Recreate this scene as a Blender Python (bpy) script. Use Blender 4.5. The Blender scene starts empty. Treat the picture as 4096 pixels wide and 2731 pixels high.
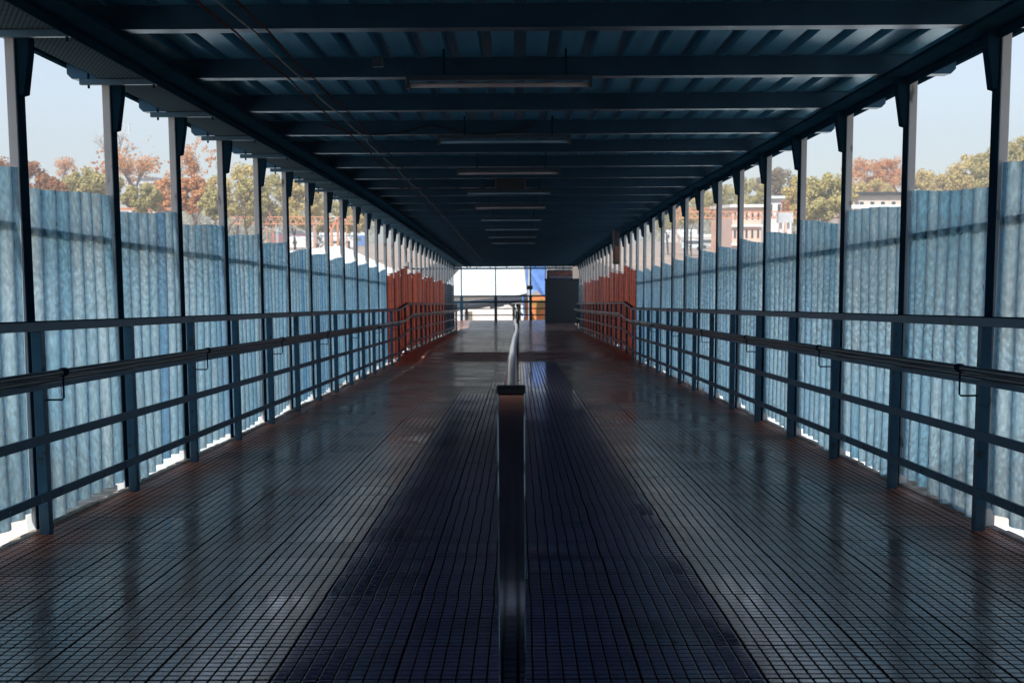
import bpy, bmesh, math, random
from mathutils import Vector, Matrix
R = math.radians
C = bpy.context.scene.collection
sc = bpy.context.scene
random.seed(11)

# ------------------------------------------------------------------ camera (fitted to the photograph)
F, CP, CY, CR = 4600.0, -0.09793, -0.00504, -0.00528      # focal length in 4096-px pixels, pitch, yaw, roll
CAMZ = 1.35
cp, sp, cy, sy, cr, sr = math.cos(CP), math.sin(CP), math.cos(CY), math.sin(CY), math.cos(CR), math.sin(CR)
fw = Vector((sy * cp, cy * cp, sp)); rt = Vector((cy, -sy, 0)); up = rt.cross(fw)
rt2 = cr * rt + sr * up; up2 = -sr * rt + cr * up
CAM = Vector((0, 0, CAMZ))
camd = bpy.data.cameras.new('camera'); cam = bpy.data.objects.new('camera', camd); C.objects.link(cam)
camd.sensor_width = 36; camd.lens = 36 * F / 4096; camd.clip_end = 3000; camd.clip_start = 0.05
cam.matrix_world = Matrix(((rt2.x, up2.x, -fw.x, 0), (rt2.y, up2.y, -fw.y, 0), (rt2.z, up2.z, -fw.z, CAMZ), (0, 0, 0, 1)))
camd.dof.use_dof = True; camd.dof.focus_distance = 7.5; camd.dof.aperture_fstop = 5.0
sc.camera = cam

def at(x, y, Y):
    """world point at distance Y down the walkway, seen in direction (x, y)"""
    d = fw * F + rt2 * (x - 2048) + up2 * (1365.5 - y)
    return CAM + d * (Y / d.y)

# ------------------------------------------------------------------ ramp profile
SL = -0.0657
YK1, YK2, YE = 27.0, 29.1, 52.5
def fz(y):
    if y < YK1: return SL * y
    if y < YK2: return SL * YK1
    if y < YE: return SL * (y - (YK2 - YK1))
    return SL * (YE - (YK2 - YK1))
def bz(y):                      # underside of the roof beams
    if y < 20: return 2.833 - 0.0487 * y
    return 2.833 - 0.974 - 0.0631 * (y - 20)
ZEND = fz(60)
YEND = 58.4

# ------------------------------------------------------------------ helpers
class MB:
    def __init__(s): s.bm = bmesh.new()
    def box(s, x0, x1, y0, y1, z0, z1, zf=None):
        """axis box; zf(y) is added to z so that it follows the ramp"""
        v = []
        for (x, y, z) in ((x0,y0,z0),(x1,y0,z0),(x1,y1,z0),(x0,y1,z0),(x0,y0,z1),(x1,y0,z1),(x1,y1,z1),(x0,y1,z1)):
            v.append(s.bm.verts.new((x, y, z + (zf(y) if zf else 0))))
        for f in ((3,2,1,0),(4,5,6,7),(0,1,5,4),(1,2,6,5),(2,3,7,6),(3,0,4,7)): s.bm.faces.new([v[i] for i in f])
        return s
    def bar(s, a, b, w, h=None, upv=None):
        a = Vector(a); b = Vector(b); h = h or w
        d = (b - a).normalized(); u = Vector(upv) if upv else (Vector((0,0,1)) if abs(d.z) < .95 else Vector((0,1,0)))
        r = d.cross(u).normalized(); u = r.cross(d).normalized()
        v = [s.bm.verts.new(p + r * i * w / 2 + u * j * h / 2) for p in (a, b) for (i, j) in ((-1,-1),(1,-1),(1,1),(-1,1))]
        for f in ((3,2,1,0),(4,5,6,7),(0,1,5,4),(1,2,6,5),(2,3,7,6),(3,0,4,7)): s.bm.faces.new([v[i] for i in f])
        return s
    def tube(s, pts, r, n=10, cap=True):
        pts = [Vector(p) for p in pts]; rings = []
        rr = r if isinstance(r, (list, tuple)) else [r] * len(pts)
        for i, p in enumerate(pts):
            d = (pts[min(i+1, len(pts)-1)] - pts[max(i-1, 0)]).normalized()
            u = Vector((0,0,1)) if abs(d.z) < .9 else Vector((0,1,0))
            a = d.cross(u).normalized(); b = a.cross(d).normalized()
            rings.append([s.bm.verts.new(p + (a * math.cos(2*math.pi*k/n) + b * math.sin(2*math.pi*k/n)) * rr[i]) for k in range(n)])
        for i in range(len(rings) - 1):
            for k in range(n):
                f = s.bm.faces.new((rings[i][k], rings[i][(k+1) % n], rings[i+1][(k+1) % n], rings[i+1][k])); f.smooth = True
        if cap:
            s.bm.faces.new(rings[0][::-1]); s.bm.faces.new(rings[-1])
        return s
    def poly(s, pts):
        s.bm.faces.new([s.bm.verts.new(p) for p in pts]); return s
    def prism(s, pts, ext):
        ext = Vector(ext); a = [s.bm.verts.new(p) for p in pts]; b = [s.bm.verts.new(Vector(p) + ext) for p in pts]
        n = len(pts); s.bm.faces.new(a[::-1]); s.bm.faces.new(b)
        for i in range(n): s.bm.faces.new((a[i], a[(i+1) % n], b[(i+1) % n], b[i]))
        return s
    def ball(s, c, r, seg=10, sz=1.0):
        m = Matrix.Translation(c) @ Matrix.Diagonal((r, r, r * sz, 1))
        g = bmesh.ops.create_uvsphere(s.bm, u_segments=seg, v_segments=max(6, seg // 2 + 2), radius=1, matrix=m)
        for v in g['verts']:
            for f in v.link_faces: f.smooth = True
        return s
    def build(s, name, mat, parent=None, origin=None, bevel=0, recalc=True):
        if recalc: bmesh.ops.recalc_face_normals(s.bm, faces=s.bm.faces)
        me = bpy.data.meshes.new(name)
        o = bpy.data.objects.new(name, me); C.objects.link(o)
        if origin is not None:
            bmesh.ops.translate(s.bm, vec=-Vector(origin), verts=s.bm.verts); o.location = origin
        s.bm.to_mesh(me); s.bm.free()
        me.materials.append(mat)
        if parent is not None:
            o.parent = parent; o.matrix_parent_inverse = Matrix.Translation(-parent.location)
        if bevel:
            m = o.modifiers.new('bevel', 'BEVEL'); m.width = bevel; m.segments = 1; m.limit_method = 'ANGLE'
        return o
def tag(o, label=None, cat=None, group=None, kind=None):
    if label: o['label'] = label
    if cat: o['category'] = cat
    if group: o['group'] = group
    if kind: o['kind'] = kind
    return o
def empty(name, loc, label, cat, group=None):
    o = bpy.data.objects.new(name, None); C.objects.link(o); o.location = loc; o.empty_display_size = .2
    return tag(o, label, cat, group)
ORD = ['zeroth','first','second','third','fourth','fifth','sixth','seventh','eighth','ninth','tenth','eleventh','twelfth','thirteenth','fourteenth',
       'fifteenth','sixteenth','seventeenth','eighteenth','nineteenth','twentieth']
def ordn(i):
    if i <= 20: return ORD[i]
    t = {2:'twenty',3:'thirty',4:'forty'}[i // 10]
    return {20:'twentieth',30:'thirtieth',40:'fortieth'}[i] if i % 10 == 0 else t + '-' + ORD[i % 10]

# ------------------------------------------------------------------ materials
def nt(name):
    m = bpy.data.materials.new(name); m.use_nodes = True; t = m.node_tree; t.nodes.clear()
    out = t.nodes.new('ShaderNodeOutputMaterial'); return m, t, out
def N(t, typ, ins=None, **kw):
    n = t.nodes.new(typ)
    for k, v in kw.items(): setattr(n, k, v)
    for k, v in (ins or {}).items():
        if hasattr(v, 'is_output') or isinstance(v, bpy.types.NodeSocket): t.links.new(v, n.inputs[k])
        else: n.inputs[k].default_value = v
    return n
def ramp(t, fac, stops, interp='LINEAR'):
    n = t.nodes.new('ShaderNodeValToRGB'); t.links.new(fac, n.inputs[0]); e = n.color_ramp.elements; n.color_ramp.interpolation = interp
    while len(e) < len(stops): e.new(.5)
    for i, (p, c) in enumerate(stops):
        e[i].position = p; e[i].color = (c, c, c, 1) if not isinstance(c, tuple) else (*c, 1)
    return n.outputs[0]
def pos(t, scale=(1,1,1)):
    g = t.nodes.new('ShaderNodeNewGeometry'); m = t.nodes.new('ShaderNodeMapping'); m.inputs['Scale'].default_value = scale
    t.links.new(g.outputs['Position'], m.inputs[0]); return m.outputs[0]
def mixc(t, f, a, b, mode='MIX'):
    n = t.nodes.new('ShaderNodeMix'); n.data_type = 'RGBA'; n.blend_type = mode
    for i, v in ((0, f), (6, a), (7, b)):
        if isinstance(v, bpy.types.NodeSocket): t.links.new(v, n.inputs[i])
        else: n.inputs[i].default_value = (*v, 1) if isinstance(v, tuple) else v
    return n.outputs[2]
def rough_mat(name, c1, c2, rough=.6, metal=0.0, scale=6, stretch=(1,1,1), bump=.15, detail=5, spots=None, bd=.01, spec=.5):
    m, t, out = nt(name)
    p = pos(t, stretch)
    n1 = N(t, 'ShaderNodeTexNoise', {'Vector': p, 'Scale': scale, 'Detail': detail, 'Roughness': .6})
    col = mixc(t, ramp(t, n1.outputs[0], [(.35, 0.0), (.68, 1.0)]), c1, c2)
    if spots:
        n2 = N(t, 'ShaderNodeTexNoise', {'Vector': p, 'Scale': scale * 3.1, 'Detail': 3.0})
        col = mixc(t, ramp(t, n2.outputs[0], [(.62, 0.0), (.7, 1.0)]), col, spots)
    b = N(t, 'ShaderNodeBsdfPrincipled', {'Base Color': col, 'Metallic': metal, 'Specular IOR Level': spec})
    rr = N(t, 'ShaderNodeMapRange', {0: n1.outputs[0], 3: rough * .8, 4: min(1, rough * 1.2)}); t.links.new(rr.outputs[0], b.inputs['Roughness'])
    if bump:
        bp = N(t, 'ShaderNodeBump', {'Strength': bump, 'Distance': bd, 'Height': n1.outputs[0]}); t.links.new(bp.outputs[0], b.inputs['Normal'])
    t.links.new(b.outputs[0], out.inputs[0]); return m

M = {}
M['steel'] = rough_mat('painted_steel', (.022,.075,.125), (.038,.105,.165), .42, metal=.3, scale=4, bump=.12, spots=(.03,.035,.04))
M['column'] = rough_mat('column_paint', (.40,.43,.45), (.50,.53,.54), .5, scale=3, stretch=(1,1,.5), bump=.1, spots=(.12,.12,.12))
M['beam'] = rough_mat('beam_paint', (.014,.055,.1), (.022,.075,.135), .34, metal=.65, scale=3, bump=.08, spec=.5)
M['girder'] = rough_mat('girder_paint', (.004,.020,.038), (.008,.030,.055), .6, scale=3, bump=.1, spec=0.0)
M['deck'] = rough_mat('roof_sheet', (.045,.22,.36), (.10,.31,.45), .3, metal=.25, scale=2.2, stretch=(7,.3,1), bump=.08)
M['chrome'] = rough_mat('stainless', (.24,.28,.32), (.34,.38,.42), .07, metal=1.0, scale=8, stretch=(1,.3,.6), bump=.03, bd=.003)
M['polished'] = rough_mat('polished_pipe', (.92,.94,.95), (.97,.98,.98), .12, metal=1.0, scale=5, bump=.05, bd=.004)
M['pipe'] = rough_mat('dull_pipe', (.05,.07,.09), (.09,.11,.13), .3, metal=.7, scale=8, bump=.05)
M['pipe_pale'] = rough_mat('pale_pipe', (.62,.64,.64), (.75,.77,.77), .4, metal=.2, scale=8, bump=.05)
M['black'] = rough_mat('black_plastic', (.008,.012,.016), (.015,.02,.026), .5, bump=.05)
M['dark'] = rough_mat('dark_board', (.005,.011,.018), (.01,.02,.03), .7, scale=1.4, bump=.05)
M['kerb'] = rough_mat('kerb_mortar', (.22,.18,.15), (.34,.29,.24), .85, scale=9, bump=.6)
M['tray'] = None
M['tube'] = rough_mat('lamp_tube', (.38,.3,.3), (.44,.36,.36), .25, bump=0)
M['tubeb'] = rough_mat('lamp_tube_blue', (.14,.24,.33), (.18,.28,.37), .25, bump=0)
M['housing'] = rough_mat('lamp_housing', (.008,.028,.045), (.016,.04,.06), .45, bump=.05)
M['cable'] = rough_mat('cable_red', (.07,.025,.015), (.1,.035,.02), .5, bump=0, spec=0.0)
M['wroof'] = rough_mat('white_roof_sheet', (.52,.58,.6), (.6,.66,.68), .45, scale=.5, bump=.05)
M['whitew'] = rough_mat('white_wall', (.62,.6,.58), (.74,.72,.7), .8, scale=.7, bump=.05)
M['cream'] = rough_mat('cream_wall', (.5,.43,.37), (.62,.54,.47), .85, scale=.6, bump=.05)
M['pink'] = rough_mat('pink_wall', (.56,.38,.31), (.64,.46,.38), .85, scale=.6, bump=.05)
M['orange'] = rough_mat('orange_paint', (.42,.17,.09), (.52,.26,.15), .6, scale=2, bump=.05)
M['rust'] = rough_mat('rusty_paint', (.2,.07,.04), (.3,.12,.07), .7, scale=2, bump=.05)
M['gal'] = rough_mat('galvanised', (.42,.44,.45), (.55,.57,.57), .5, metal=.3, scale=2, bump=.05)
M['win'] = rough_mat('window_dark', (.03,.045,.055), (.05,.065,.075), .15, bump=0)
M['coach'] = rough_mat('coach_blue', (.05,.16,.4), (.07,.2,.48), .4, bump=.03)
M['coachr'] = rough_mat('coach_maroon', (.2,.035,.05), (.26,.05,.06), .4, bump=.03)
M['tarp'] = rough_mat('blue_tarpaulin', (.09,.2,.52), (.15,.28,.62), .5, scale=3, bump=.5, bd=.05)
M['bark'] = rough_mat('bark', (.09,.06,.045), (.15,.11,.085), .9, scale=4, bump=.4)
M['barkp'] = rough_mat('pale_bark', (.17,.14,.12), (.24,.2,.18), .9, scale=4, bump=.3)
M['slate'] = rough_mat('dark_sheet', (.012,.015,.02), (.025,.028,.034), .6, scale=1.5, bump=.1)

# perforated tray
m, t, out = nt('perforated_tray')
p = pos(t, (1,1,1))
w = N(t, 'ShaderNodeTexBrick', {'Vector': p, 'Scale': 1.0, 'Brick Width': .03, 'Row Height': .028, 'Mortar Size': .008, 'Color1': (.008,.012,.018,1), 'Color2': (.008,.012,.018,1), 'Mortar': (.055,.10,.135,1)})
b = N(t, 'ShaderNodeBsdfPrincipled', {'Base Color': w.outputs[0], 'Roughness': .6, 'Specular IOR Level': 0.0})
bp = N(t, 'ShaderNodeBump', {'Strength': .5, 'Distance': .004, 'Height': w.outputs[1]}); t.links.new(bp.outputs[0], b.inputs['Normal'])
t.links.new(b.outputs[0], out.inputs[0]); M['tray'] = m

# chequered tiles (terracotta sides, plum-coloured centre lane)
TX, TY = .445, .40
m, t, out = nt('chequered_tiles')
g = t.nodes.new('ShaderNodeNewGeometry'); sx = N(t, 'ShaderNodeSeparateXYZ', {0: g.outputs['Position']})
wob = N(t, 'ShaderNodeTexNoise', {'Vector': g.outputs['Position'], 'Scale': 1.7, 'Detail': 2.0})
wobs = N(t, 'ShaderNodeMath', {0: wob.outputs[0], 1: .009}, operation='MULTIPLY')
def mth(op, a, b=0.0, c=None):
    n = t.nodes.new('ShaderNodeMath'); n.operation = op
    for i, v in enumerate((a, b, c)):
        if v is None: continue
        if isinstance(v, bpy.types.NodeSocket): t.links.new(v, n.inputs[i])
        else: n.inputs[i].default_value = v
    return n.outputs[0]
X = mth('ADD', sx.outputs[0], wobs.outputs[0]); Yy = sx.outputs[1]
ty = mth('FLOOR', mth('DIVIDE', Yy, TY)); 
rowr = N(t, 'ShaderNodeTexWhiteNoise', {'W': ty}, noise_dimensions='1D')
X = mth('ADD', X, mth('MULTIPLY', mth('SUBTRACT', rowr.outputs[0], .5), .005))
tx = mth('FLOOR', mth('DIVIDE', mth('ADD', X, 20.025), TX))
def groove(c, period, wd):
    fr = mth('FRACT', mth('DIVIDE', c, period)); d = mth('ABSOLUTE', mth('SUBTRACT', fr, .5))     # .5 at line
    n = N(t, 'ShaderNodeMapRange', {0: mth('MULTIPLY', mth('SUBTRACT', .5, d), period), 1: wd * .5, 2: wd, 3: 1.0, 4: 0.0}); n.interpolation_type = 'SMOOTHSTEP'
    return n.outputs[0]
gx = groove(mth('ADD', X, 20.025), TX / 8, .0060); gy = groove(mth('ADD', Yy, 50.0), TY / 8, .0070)
jx = groove(mth('ADD', X, 20.025), TX, .0095); jy = groove(mth('ADD', Yy, 50.0), TY, .011)
gr = mth('MAXIMUM', mth('MAXIMUM', gx, gy), mth('MAXIMUM', jx, jy))
tid = N(t, 'ShaderNodeCombineXYZ', {0: tx, 1: ty})
tr = N(t, 'ShaderNodeTexWhiteNoise', {'Vector': tid.outputs[0]}, noise_dimensions='2D')
big = N(t, 'ShaderNodeTexNoise', {'Vector': g.outputs['Position'], 'Scale': .9, 'Detail': 6.0, 'Roughness': .65})
fine = N(t, 'ShaderNodeTexNoise', {'Vector': g.outputs['Position'], 'Scale': 45.0, 'Detail': 3.0})
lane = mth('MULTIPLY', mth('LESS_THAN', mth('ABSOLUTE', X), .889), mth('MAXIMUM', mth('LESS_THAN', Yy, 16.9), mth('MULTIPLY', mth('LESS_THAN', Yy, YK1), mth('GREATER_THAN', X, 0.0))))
red = mixc(t, ramp(t, tr.outputs[0], [(0, 0.0), (1, 1.0)]), (.64,.17,.085), (.72,.23,.12))
grey = mixc(t, ramp(t, big.outputs[0], [(.3, 0.0), (.7, 1.0)]), (.52,.43,.37), (.64,.55,.48))
edge = N(t, 'ShaderNodeMapRange', {0: mth('ADD', mth('ADD', mth('MULTIPLY', mth('ABSOLUTE', sx.outputs[0]), mth('LESS_THAN', Yy, YE)), mth('MULTIPLY', mth('LESS_THAN', Yy, -.5), 3.0)), mth('MULTIPLY', big.outputs[0], .35)), 1: 2.25, 2: 2.75, 3: .78, 4: 0.0})
sidec = mixc(t, mth('MULTIPLY', edge.outputs[0], ramp(t, big.outputs[0], [(.35, .35), (.6, 1.0)])), red, grey)
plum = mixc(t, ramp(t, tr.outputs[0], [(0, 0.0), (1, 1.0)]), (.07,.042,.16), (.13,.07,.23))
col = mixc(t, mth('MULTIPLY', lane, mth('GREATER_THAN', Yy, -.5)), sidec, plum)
big2 = N(t, 'ShaderNodeTexNoise', {'Vector': g.outputs['Position'], 'Scale': .45, 'Detail': 3.0})
tr2 = N(t, 'ShaderNodeTexWhiteNoise', {'W': mth('ADD', mth('MULTIPLY', tx, 3.71), mth('MULTIPLY', ty, 7.13))}, noise_dimensions='1D')
worn = mth('MULTIPLY', ramp(t, tr2.outputs[0], [(0, .55), (.12, .62), (.2, .92), (1, 1.06)]), ramp(t, big2.outputs[0], [(.35, .78), (.6, 1.08)]))
col = mixc(t, 1.0, col, worn, 'MULTIPLY')
dirt = ramp(t, fine.outputs[0], [(.55, 0.0), (.75, .5)])
col = mixc(t, dirt, col, (.07,.06,.055))
col = mixc(t, mth('MULTIPLY', gr, .97), col, (.004,.006,.009))
rgh = N(t, 'ShaderNodeMapRange', {0: big.outputs[0], 1: .3, 2: .7, 3: .11, 4: .25})
r2 = mth('SUBTRACT', rgh.outputs[0], mth('MULTIPLY', lane, .09))
r3 = mth('ADD', r2, mth('MULTIPLY', mth('SUBTRACT', tr.outputs[0], .5), .07))
clean = mth('SUBTRACT', 1.0, mth('DIVIDE', edge.outputs[0], .78))
r3 = mth('ADD', mth('ADD', r3, mth('MULTIPLY', gr, .45)), mth('MULTIPLY', clean, .3))
b = N(t, 'ShaderNodeBsdfPrincipled', {'Base Color': col, 'Roughness': r3, 'IOR': 3.6})
spec = mth('MULTIPLY', mth('MULTIPLY', mth('SUBTRACT', 1.0, gr), .66), mth('SUBTRACT', 1.0, mth('MULTIPLY', clean, .8))); t.links.new(spec, b.inputs['Specular IOR Level'])
h = mth('SUBTRACT', mth('ADD', mth('MULTIPLY', fine.outputs[0], .10), mth('MULTIPLY', big.outputs[0], .8)), mth('MULTIPLY', gr, 1.0))
h = mth('ADD', h, mth('MULTIPLY', tr.outputs[0], .3))
bp = N(t, 'ShaderNodeBump', {'Strength': .16, 'Distance': .003, 'Height': h}); t.links.new(bp.outputs[0], b.inputs['Normal'])
t.links.new(b.outputs[0], out.inputs[0]); M['floor'] = m

# translucent crinkled sheet
def sheet_mat(name, ca, cb, cc, transp, kd, kt, band=1.0, rs=.22, kr=.0):
    m, t, out = nt(name)
    g = t.nodes.new('ShaderNodeNewGeometry')
    mp = N(t, 'ShaderNodeMapping', {0: g.outputs['Position'], 'Scale': (1, 5.5 * band, .35)})
    n1 = N(t, 'ShaderNodeTexNoise', {'Vector': mp.outputs[0], 'Scale': 1.0, 'Detail': 3.0, 'Roughness': .55, 'Distortion': .4})
    mp2 = N(t, 'ShaderNodeMapping', {0: g.outputs['Position'], 'Scale': (1, 1.0, .3)})
    n2 = N(t, 'ShaderNodeTexNoise', {'Vector': mp2.outputs[0], 'Scale': 58.0, 'Detail': 2.0, 'Roughness': .5, 'Distortion': .35})
    n3 = N(t, 'ShaderNodeTexNoise', {'Vector': mp2.outputs[0], 'Scale': 13.0, 'Detail': 3.0, 'Roughness': .5, 'Distortion': .6})
    at_ = N(t, 'ShaderNodeAttribute', attribute_name='tint')
    col = mixc(t, ramp(t, n1.outputs[0], [(.42, 0.0), (.62, 1.0)]), ca, cb)
    col = mixc(t, ramp(t, n3.outputs[0], [(.38, .25), (.62, 0.0)]), col, cb)
    col = mixc(t, at_.outputs[2], col, cc)
    n4 = N(t, 'ShaderNodeTexNoise', {'Vector': N(t, 'ShaderNodeMapping', {0: g.outputs['Position'], 'Scale': (1, 4.0, .5)}).outputs[0], 'Scale': 2.3, 'Detail': 5.0, 'Roughness': .7})
    col = mixc(t, ramp(t, n4.outputs[0], [(.56, 0.0), (.72, .5)]), col, (.30, .27, .21) if kr else (.10, .04, .025))
    mp3 = N(t, 'ShaderNodeMapping', {0: g.outputs['Position'], 'Scale': (1, 1.0, .55)})
    wv = N(t, 'ShaderNodeMapping', {0: mixc(t, .035, mp3.outputs[0], n3.outputs[1], 'ADD')})
    vo = N(t, 'ShaderNodeTexVoronoi', {'Vector': wv.outputs[0], 'Scale': 44.0}, feature='SMOOTH_F1')
    cr_ = N(t, 'ShaderNodeMath', {0: n3.outputs[0], 1: N(t, 'ShaderNodeMath', {0: vo.outputs[0], 1: -1.3}, operation='MULTIPLY').outputs[0]}, operation='ADD')
    bp = N(t, 'ShaderNodeBump', {'Strength': .9, 'Distance': .014, 'Height': cr_.outputs[0]})
    # crinkle noise and dimple cells lighten and darken the colour let through
    th = mixc(t, 1.0, ramp(t, n2.outputs[0], [(.36, .86), (.52, .98), (.66, 1.12)]), ramp(t, vo.outputs[0], [(.12, 1.14), (.35, 1.0), (.62, .82)]), 'MULTIPLY')
    tc = mixc(t, 1.0, col, th, 'MULTIPLY')
    # rib light and shade put into the colour by view angle, exaggerating slant absorption
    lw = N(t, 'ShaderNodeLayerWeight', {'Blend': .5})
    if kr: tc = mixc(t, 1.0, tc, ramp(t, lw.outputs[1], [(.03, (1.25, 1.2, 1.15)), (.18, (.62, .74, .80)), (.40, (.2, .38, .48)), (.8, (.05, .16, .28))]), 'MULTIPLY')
    tl = N(t, 'ShaderNodeBsdfTranslucent', {'Color': mixc(t, 1.0, tc, (kt, kt, kt), 'MULTIPLY'), 'Normal': bp.outputs[0]})
    df = N(t, 'ShaderNodeBsdfDiffuse', {'Color': mixc(t, 1.0, col, (kd, kd, kd), 'MULTIPLY'), 'Normal': bp.outputs[0]})
    rf = N(t, 'ShaderNodeBsdfRefraction', {'Color': mixc(t, 1.0, mixc(t, .15, tc, (1, 1, 1)), (kr, kr, kr), 'MULTIPLY') if kr else (0, 0, 0, 1), 'Roughness': .4, 'IOR': 1.2, 'Normal': bp.outputs[0]})
    ad0 = N(t, 'ShaderNodeAddShader', {0: tl.outputs[0], 1: df.outputs[0]})
    ad = N(t, 'ShaderNodeAddShader', {0: ad0.outputs[0], 1: rf.outputs[0]}) if kr else ad0
    gl = N(t, 'ShaderNodeBsdfGlossy', {'Color': (.8,.85,.9,1), 'Roughness': rs, 'Normal': bp.outputs[0]})
    fr = N(t, 'ShaderNodeFresnel', {'IOR': 1.45, 'Normal': bp.outputs[0]})
    m1 = N(t, 'ShaderNodeMixShader', {0: fr.outputs[0], 1: ad.outputs[0], 2: gl.outputs[0]})
    tp = N(t, 'ShaderNodeBsdfTransparent', {'Color': (.75,.9,1,1)})
    m2 = N(t, 'ShaderNodeMixShader', {0: transp, 1: m1.outputs[0], 2: tp.outputs[0]})
    t.links.new(m2.outputs[0], out.inputs[0]); return m
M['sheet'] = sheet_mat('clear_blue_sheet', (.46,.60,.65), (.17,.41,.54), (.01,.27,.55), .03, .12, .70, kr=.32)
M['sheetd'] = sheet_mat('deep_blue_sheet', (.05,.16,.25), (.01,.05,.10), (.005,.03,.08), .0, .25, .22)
M['sheeto'] = sheet_mat('red_sheet', (.6,.10,.035), (.34,.05,.025), (.03,.012,.01), .0, .3, .55, band=1.0, rs=.5)

# ------------------------------------------------------------------ ramp floor (one sheet, landing, end platform)
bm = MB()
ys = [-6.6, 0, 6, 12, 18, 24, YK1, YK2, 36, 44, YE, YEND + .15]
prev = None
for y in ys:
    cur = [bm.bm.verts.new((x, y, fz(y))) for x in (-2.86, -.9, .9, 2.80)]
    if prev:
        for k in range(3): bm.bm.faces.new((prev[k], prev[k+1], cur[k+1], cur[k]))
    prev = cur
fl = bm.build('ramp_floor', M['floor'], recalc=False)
tag(fl, 'red and plum chequered tile floor of the covered ramp', kind='structure')
bm = MB()
for (a, b_) in zip(ys[:-1], ys[1:]): bm.box(-2.9, 2.84, a, b_, -.30, -.006, fz)
tag(bm.build('ramp_slab', M['kerb']), 'concrete slab under the tiles', kind='structure')
bm = MB()
for sgn, xa, xb in ((-1, -2.925, -2.862), (1, 2.803, 2.87)):
    y = -6.0
    while y < YE:
        L = random.uniform(.35, .8); dz = random.uniform(.004, .022); dx = random.uniform(-.012, .012)
        bm.box(xa - (dx if sgn < 0 else 0), xb + (dx if sgn > 0 else 0), y, min(y + L - .001, YE), -.12, dz, fz); y += L
tag(bm.build('mortar_kerb', M['kerb'], bevel=.006), 'rough mortar edging along both sides of the tiles', kind='structure')
b = MB(); b.box(-4.2, 4.2, -6.8, -6.6, fz(-6.6) - .4, fz(-6.6) + 3.9)  # added unseen wall: keeps floor and post reflections dark
tag(b.build('sky_blocker_wall', M['dark']), 'unseen dark wall added behind the viewer to block sky reflections', 'wall')
# side deck to the left of the end platform
bm = MB(); bm.poly([(-9, YE + .1, ZEND - .004), (-2.862, YE + .1, ZEND - .004), (-2.862, YEND + .15, ZEND - .004), (-9, YEND + .15, ZEND - .004)])
tag(bm.build('side_deck', M['floor'], recalc=False), 'tiled deck turning left at the end of the ramp', kind='structure')

# ------------------------------------------------------------------ columns, beams, roof
S0, Z1, ZC = 1.5633, 6.644, .133
YC = [Z1 + ZC + S0 * k for k in range(-7, 30)]
YC = [y for y in YC if y > -3.6 and y < YE - .2]
near = [k for k, y in enumerate(YC) if y > 6]; K0 = near[0]      # first column seen

SN = {'left': 'cable tray', 'right': 'banner'}
def column(side, y, i):
    s = -1 if side == 'left' else 1
    xo = 2.965 if s < 0 else 2.858
    zb, zt = fz(y) - .30, bz(y)
    n = i - K0 + 1
    lab = f'grey steel roof column, {ordn(n)} from the near end on the {SN[side]} side' if n > 0 else f'grey steel roof column behind the viewer on the {SN[side]} side'
    root = empty('roof_column', (s * xo, y, fz(y)), lab, 'column', f'roof columns along the {side} side')
    b = MB(); b.box(s * (xo - .056), s * xo, y, y + .11, zb, zt) if s > 0 else b.box(-xo, -xo + .056, y, y + .11, zb, zt)
    b.build('shaft', M['column'], root, bevel=.004)
    b = MB(); xi = s * (xo - .057); b.box(min(xi, xi - s * .006), max(xi, xi - s * .006), y + .002, y + .108, zb, zt - .01); b.build('inner_face_shade', M['girder'], root)  # dark strip standing in for the shade on the column's inner face
    # tapered gusset on the inner face
    xi = s * (xo - .064)
    b = MB(); b.prism([(xi, y + .012, zt - .012), (xi - s * .075, y + .012, zt - .012), (xi - s * .07, y + .012, zt - .13), (xi - s * .034, y + .012, zt - .36), (xi, y + .012, zt - .37)], (0, .085, 0))
    b.build('bracket', M['girder'], root, bevel=.003)
    return root
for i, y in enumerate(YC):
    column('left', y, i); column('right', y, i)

YR0, YR1 = -3.5, 57.6
roof = empty('walkway_roof', (0, YR0, bz(YR0)), 'dark ribbed sheet roof on cross beams covering the whole ramp', 'roof')
def deck_z(y): return bz(y) + .137
# trapezoid ribs running along the walkway
b = MB(); prof = []
x = -3.22; per = .235
while x < 3.2:
    prof += [(x, 0), (x + .145, 0), (x + .155, .07), (x + .225, .07)]; x += per
prof = [(px, pz) for px, pz in prof if px < 3.17] + [(3.17, 0)]
yr = [YR0 + (YR1 - YR0) * k / 16 for k in range(17)]; prev = None
for y in yr:
    cur = [b.bm.verts.new((px, y, deck_z(y) + pz)) for px, pz in prof]
    if prev:
        for k in range(len(prof) - 1): b.bm.faces.new((prev[k], prev[k+1], cur[k+1], cur[k]))
    prev = cur
o = b.build('roof_sheeting', M['deck'], roof); mo = o.modifiers.new('solid', 'SOLIDIFY'); mo.thickness = .004; mo.offset = 1
# sheet laps seen as thin dark seams
b = MB()
for k in range(0, 37, 2):
    y = YC[0] + S0 * (k + .45)
    if y < YR1 - 1: b.box(-3.21, 3.16, y, y + .012, deck_z(y) - .006, deck_z(y) - .001)
b.build('sheet_lap', M['girder'], roof)
ybeams = [YR0 + .05] + [y for y in YC] + [YC[-1] + S0 * k for k in (1, 2, 3)]
for y in ybeams:
    z = bz(y); b = MB()
    xl, xr = -3.21, 3.125
    b.prism([(xl, y, z + .132), (xl, y, z + .035), (xl + .035, y, z), (xr - .035, y, z), (xr, y, z + .035), (xr, y, z + .132)], (0, .005, 0))
    b.prism([(xl + .035, y + .0055, z), (xr - .035, y + .0055, z), (xr - .035, y + .13, z - .001), (xl + .035, y + .13, z - .001)], (0, 0, .005))
    b.box(xl, xr, y + .0055, y + .075, z + .127, z + .132)
    b.build('beam', M['beam'], roof)
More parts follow.
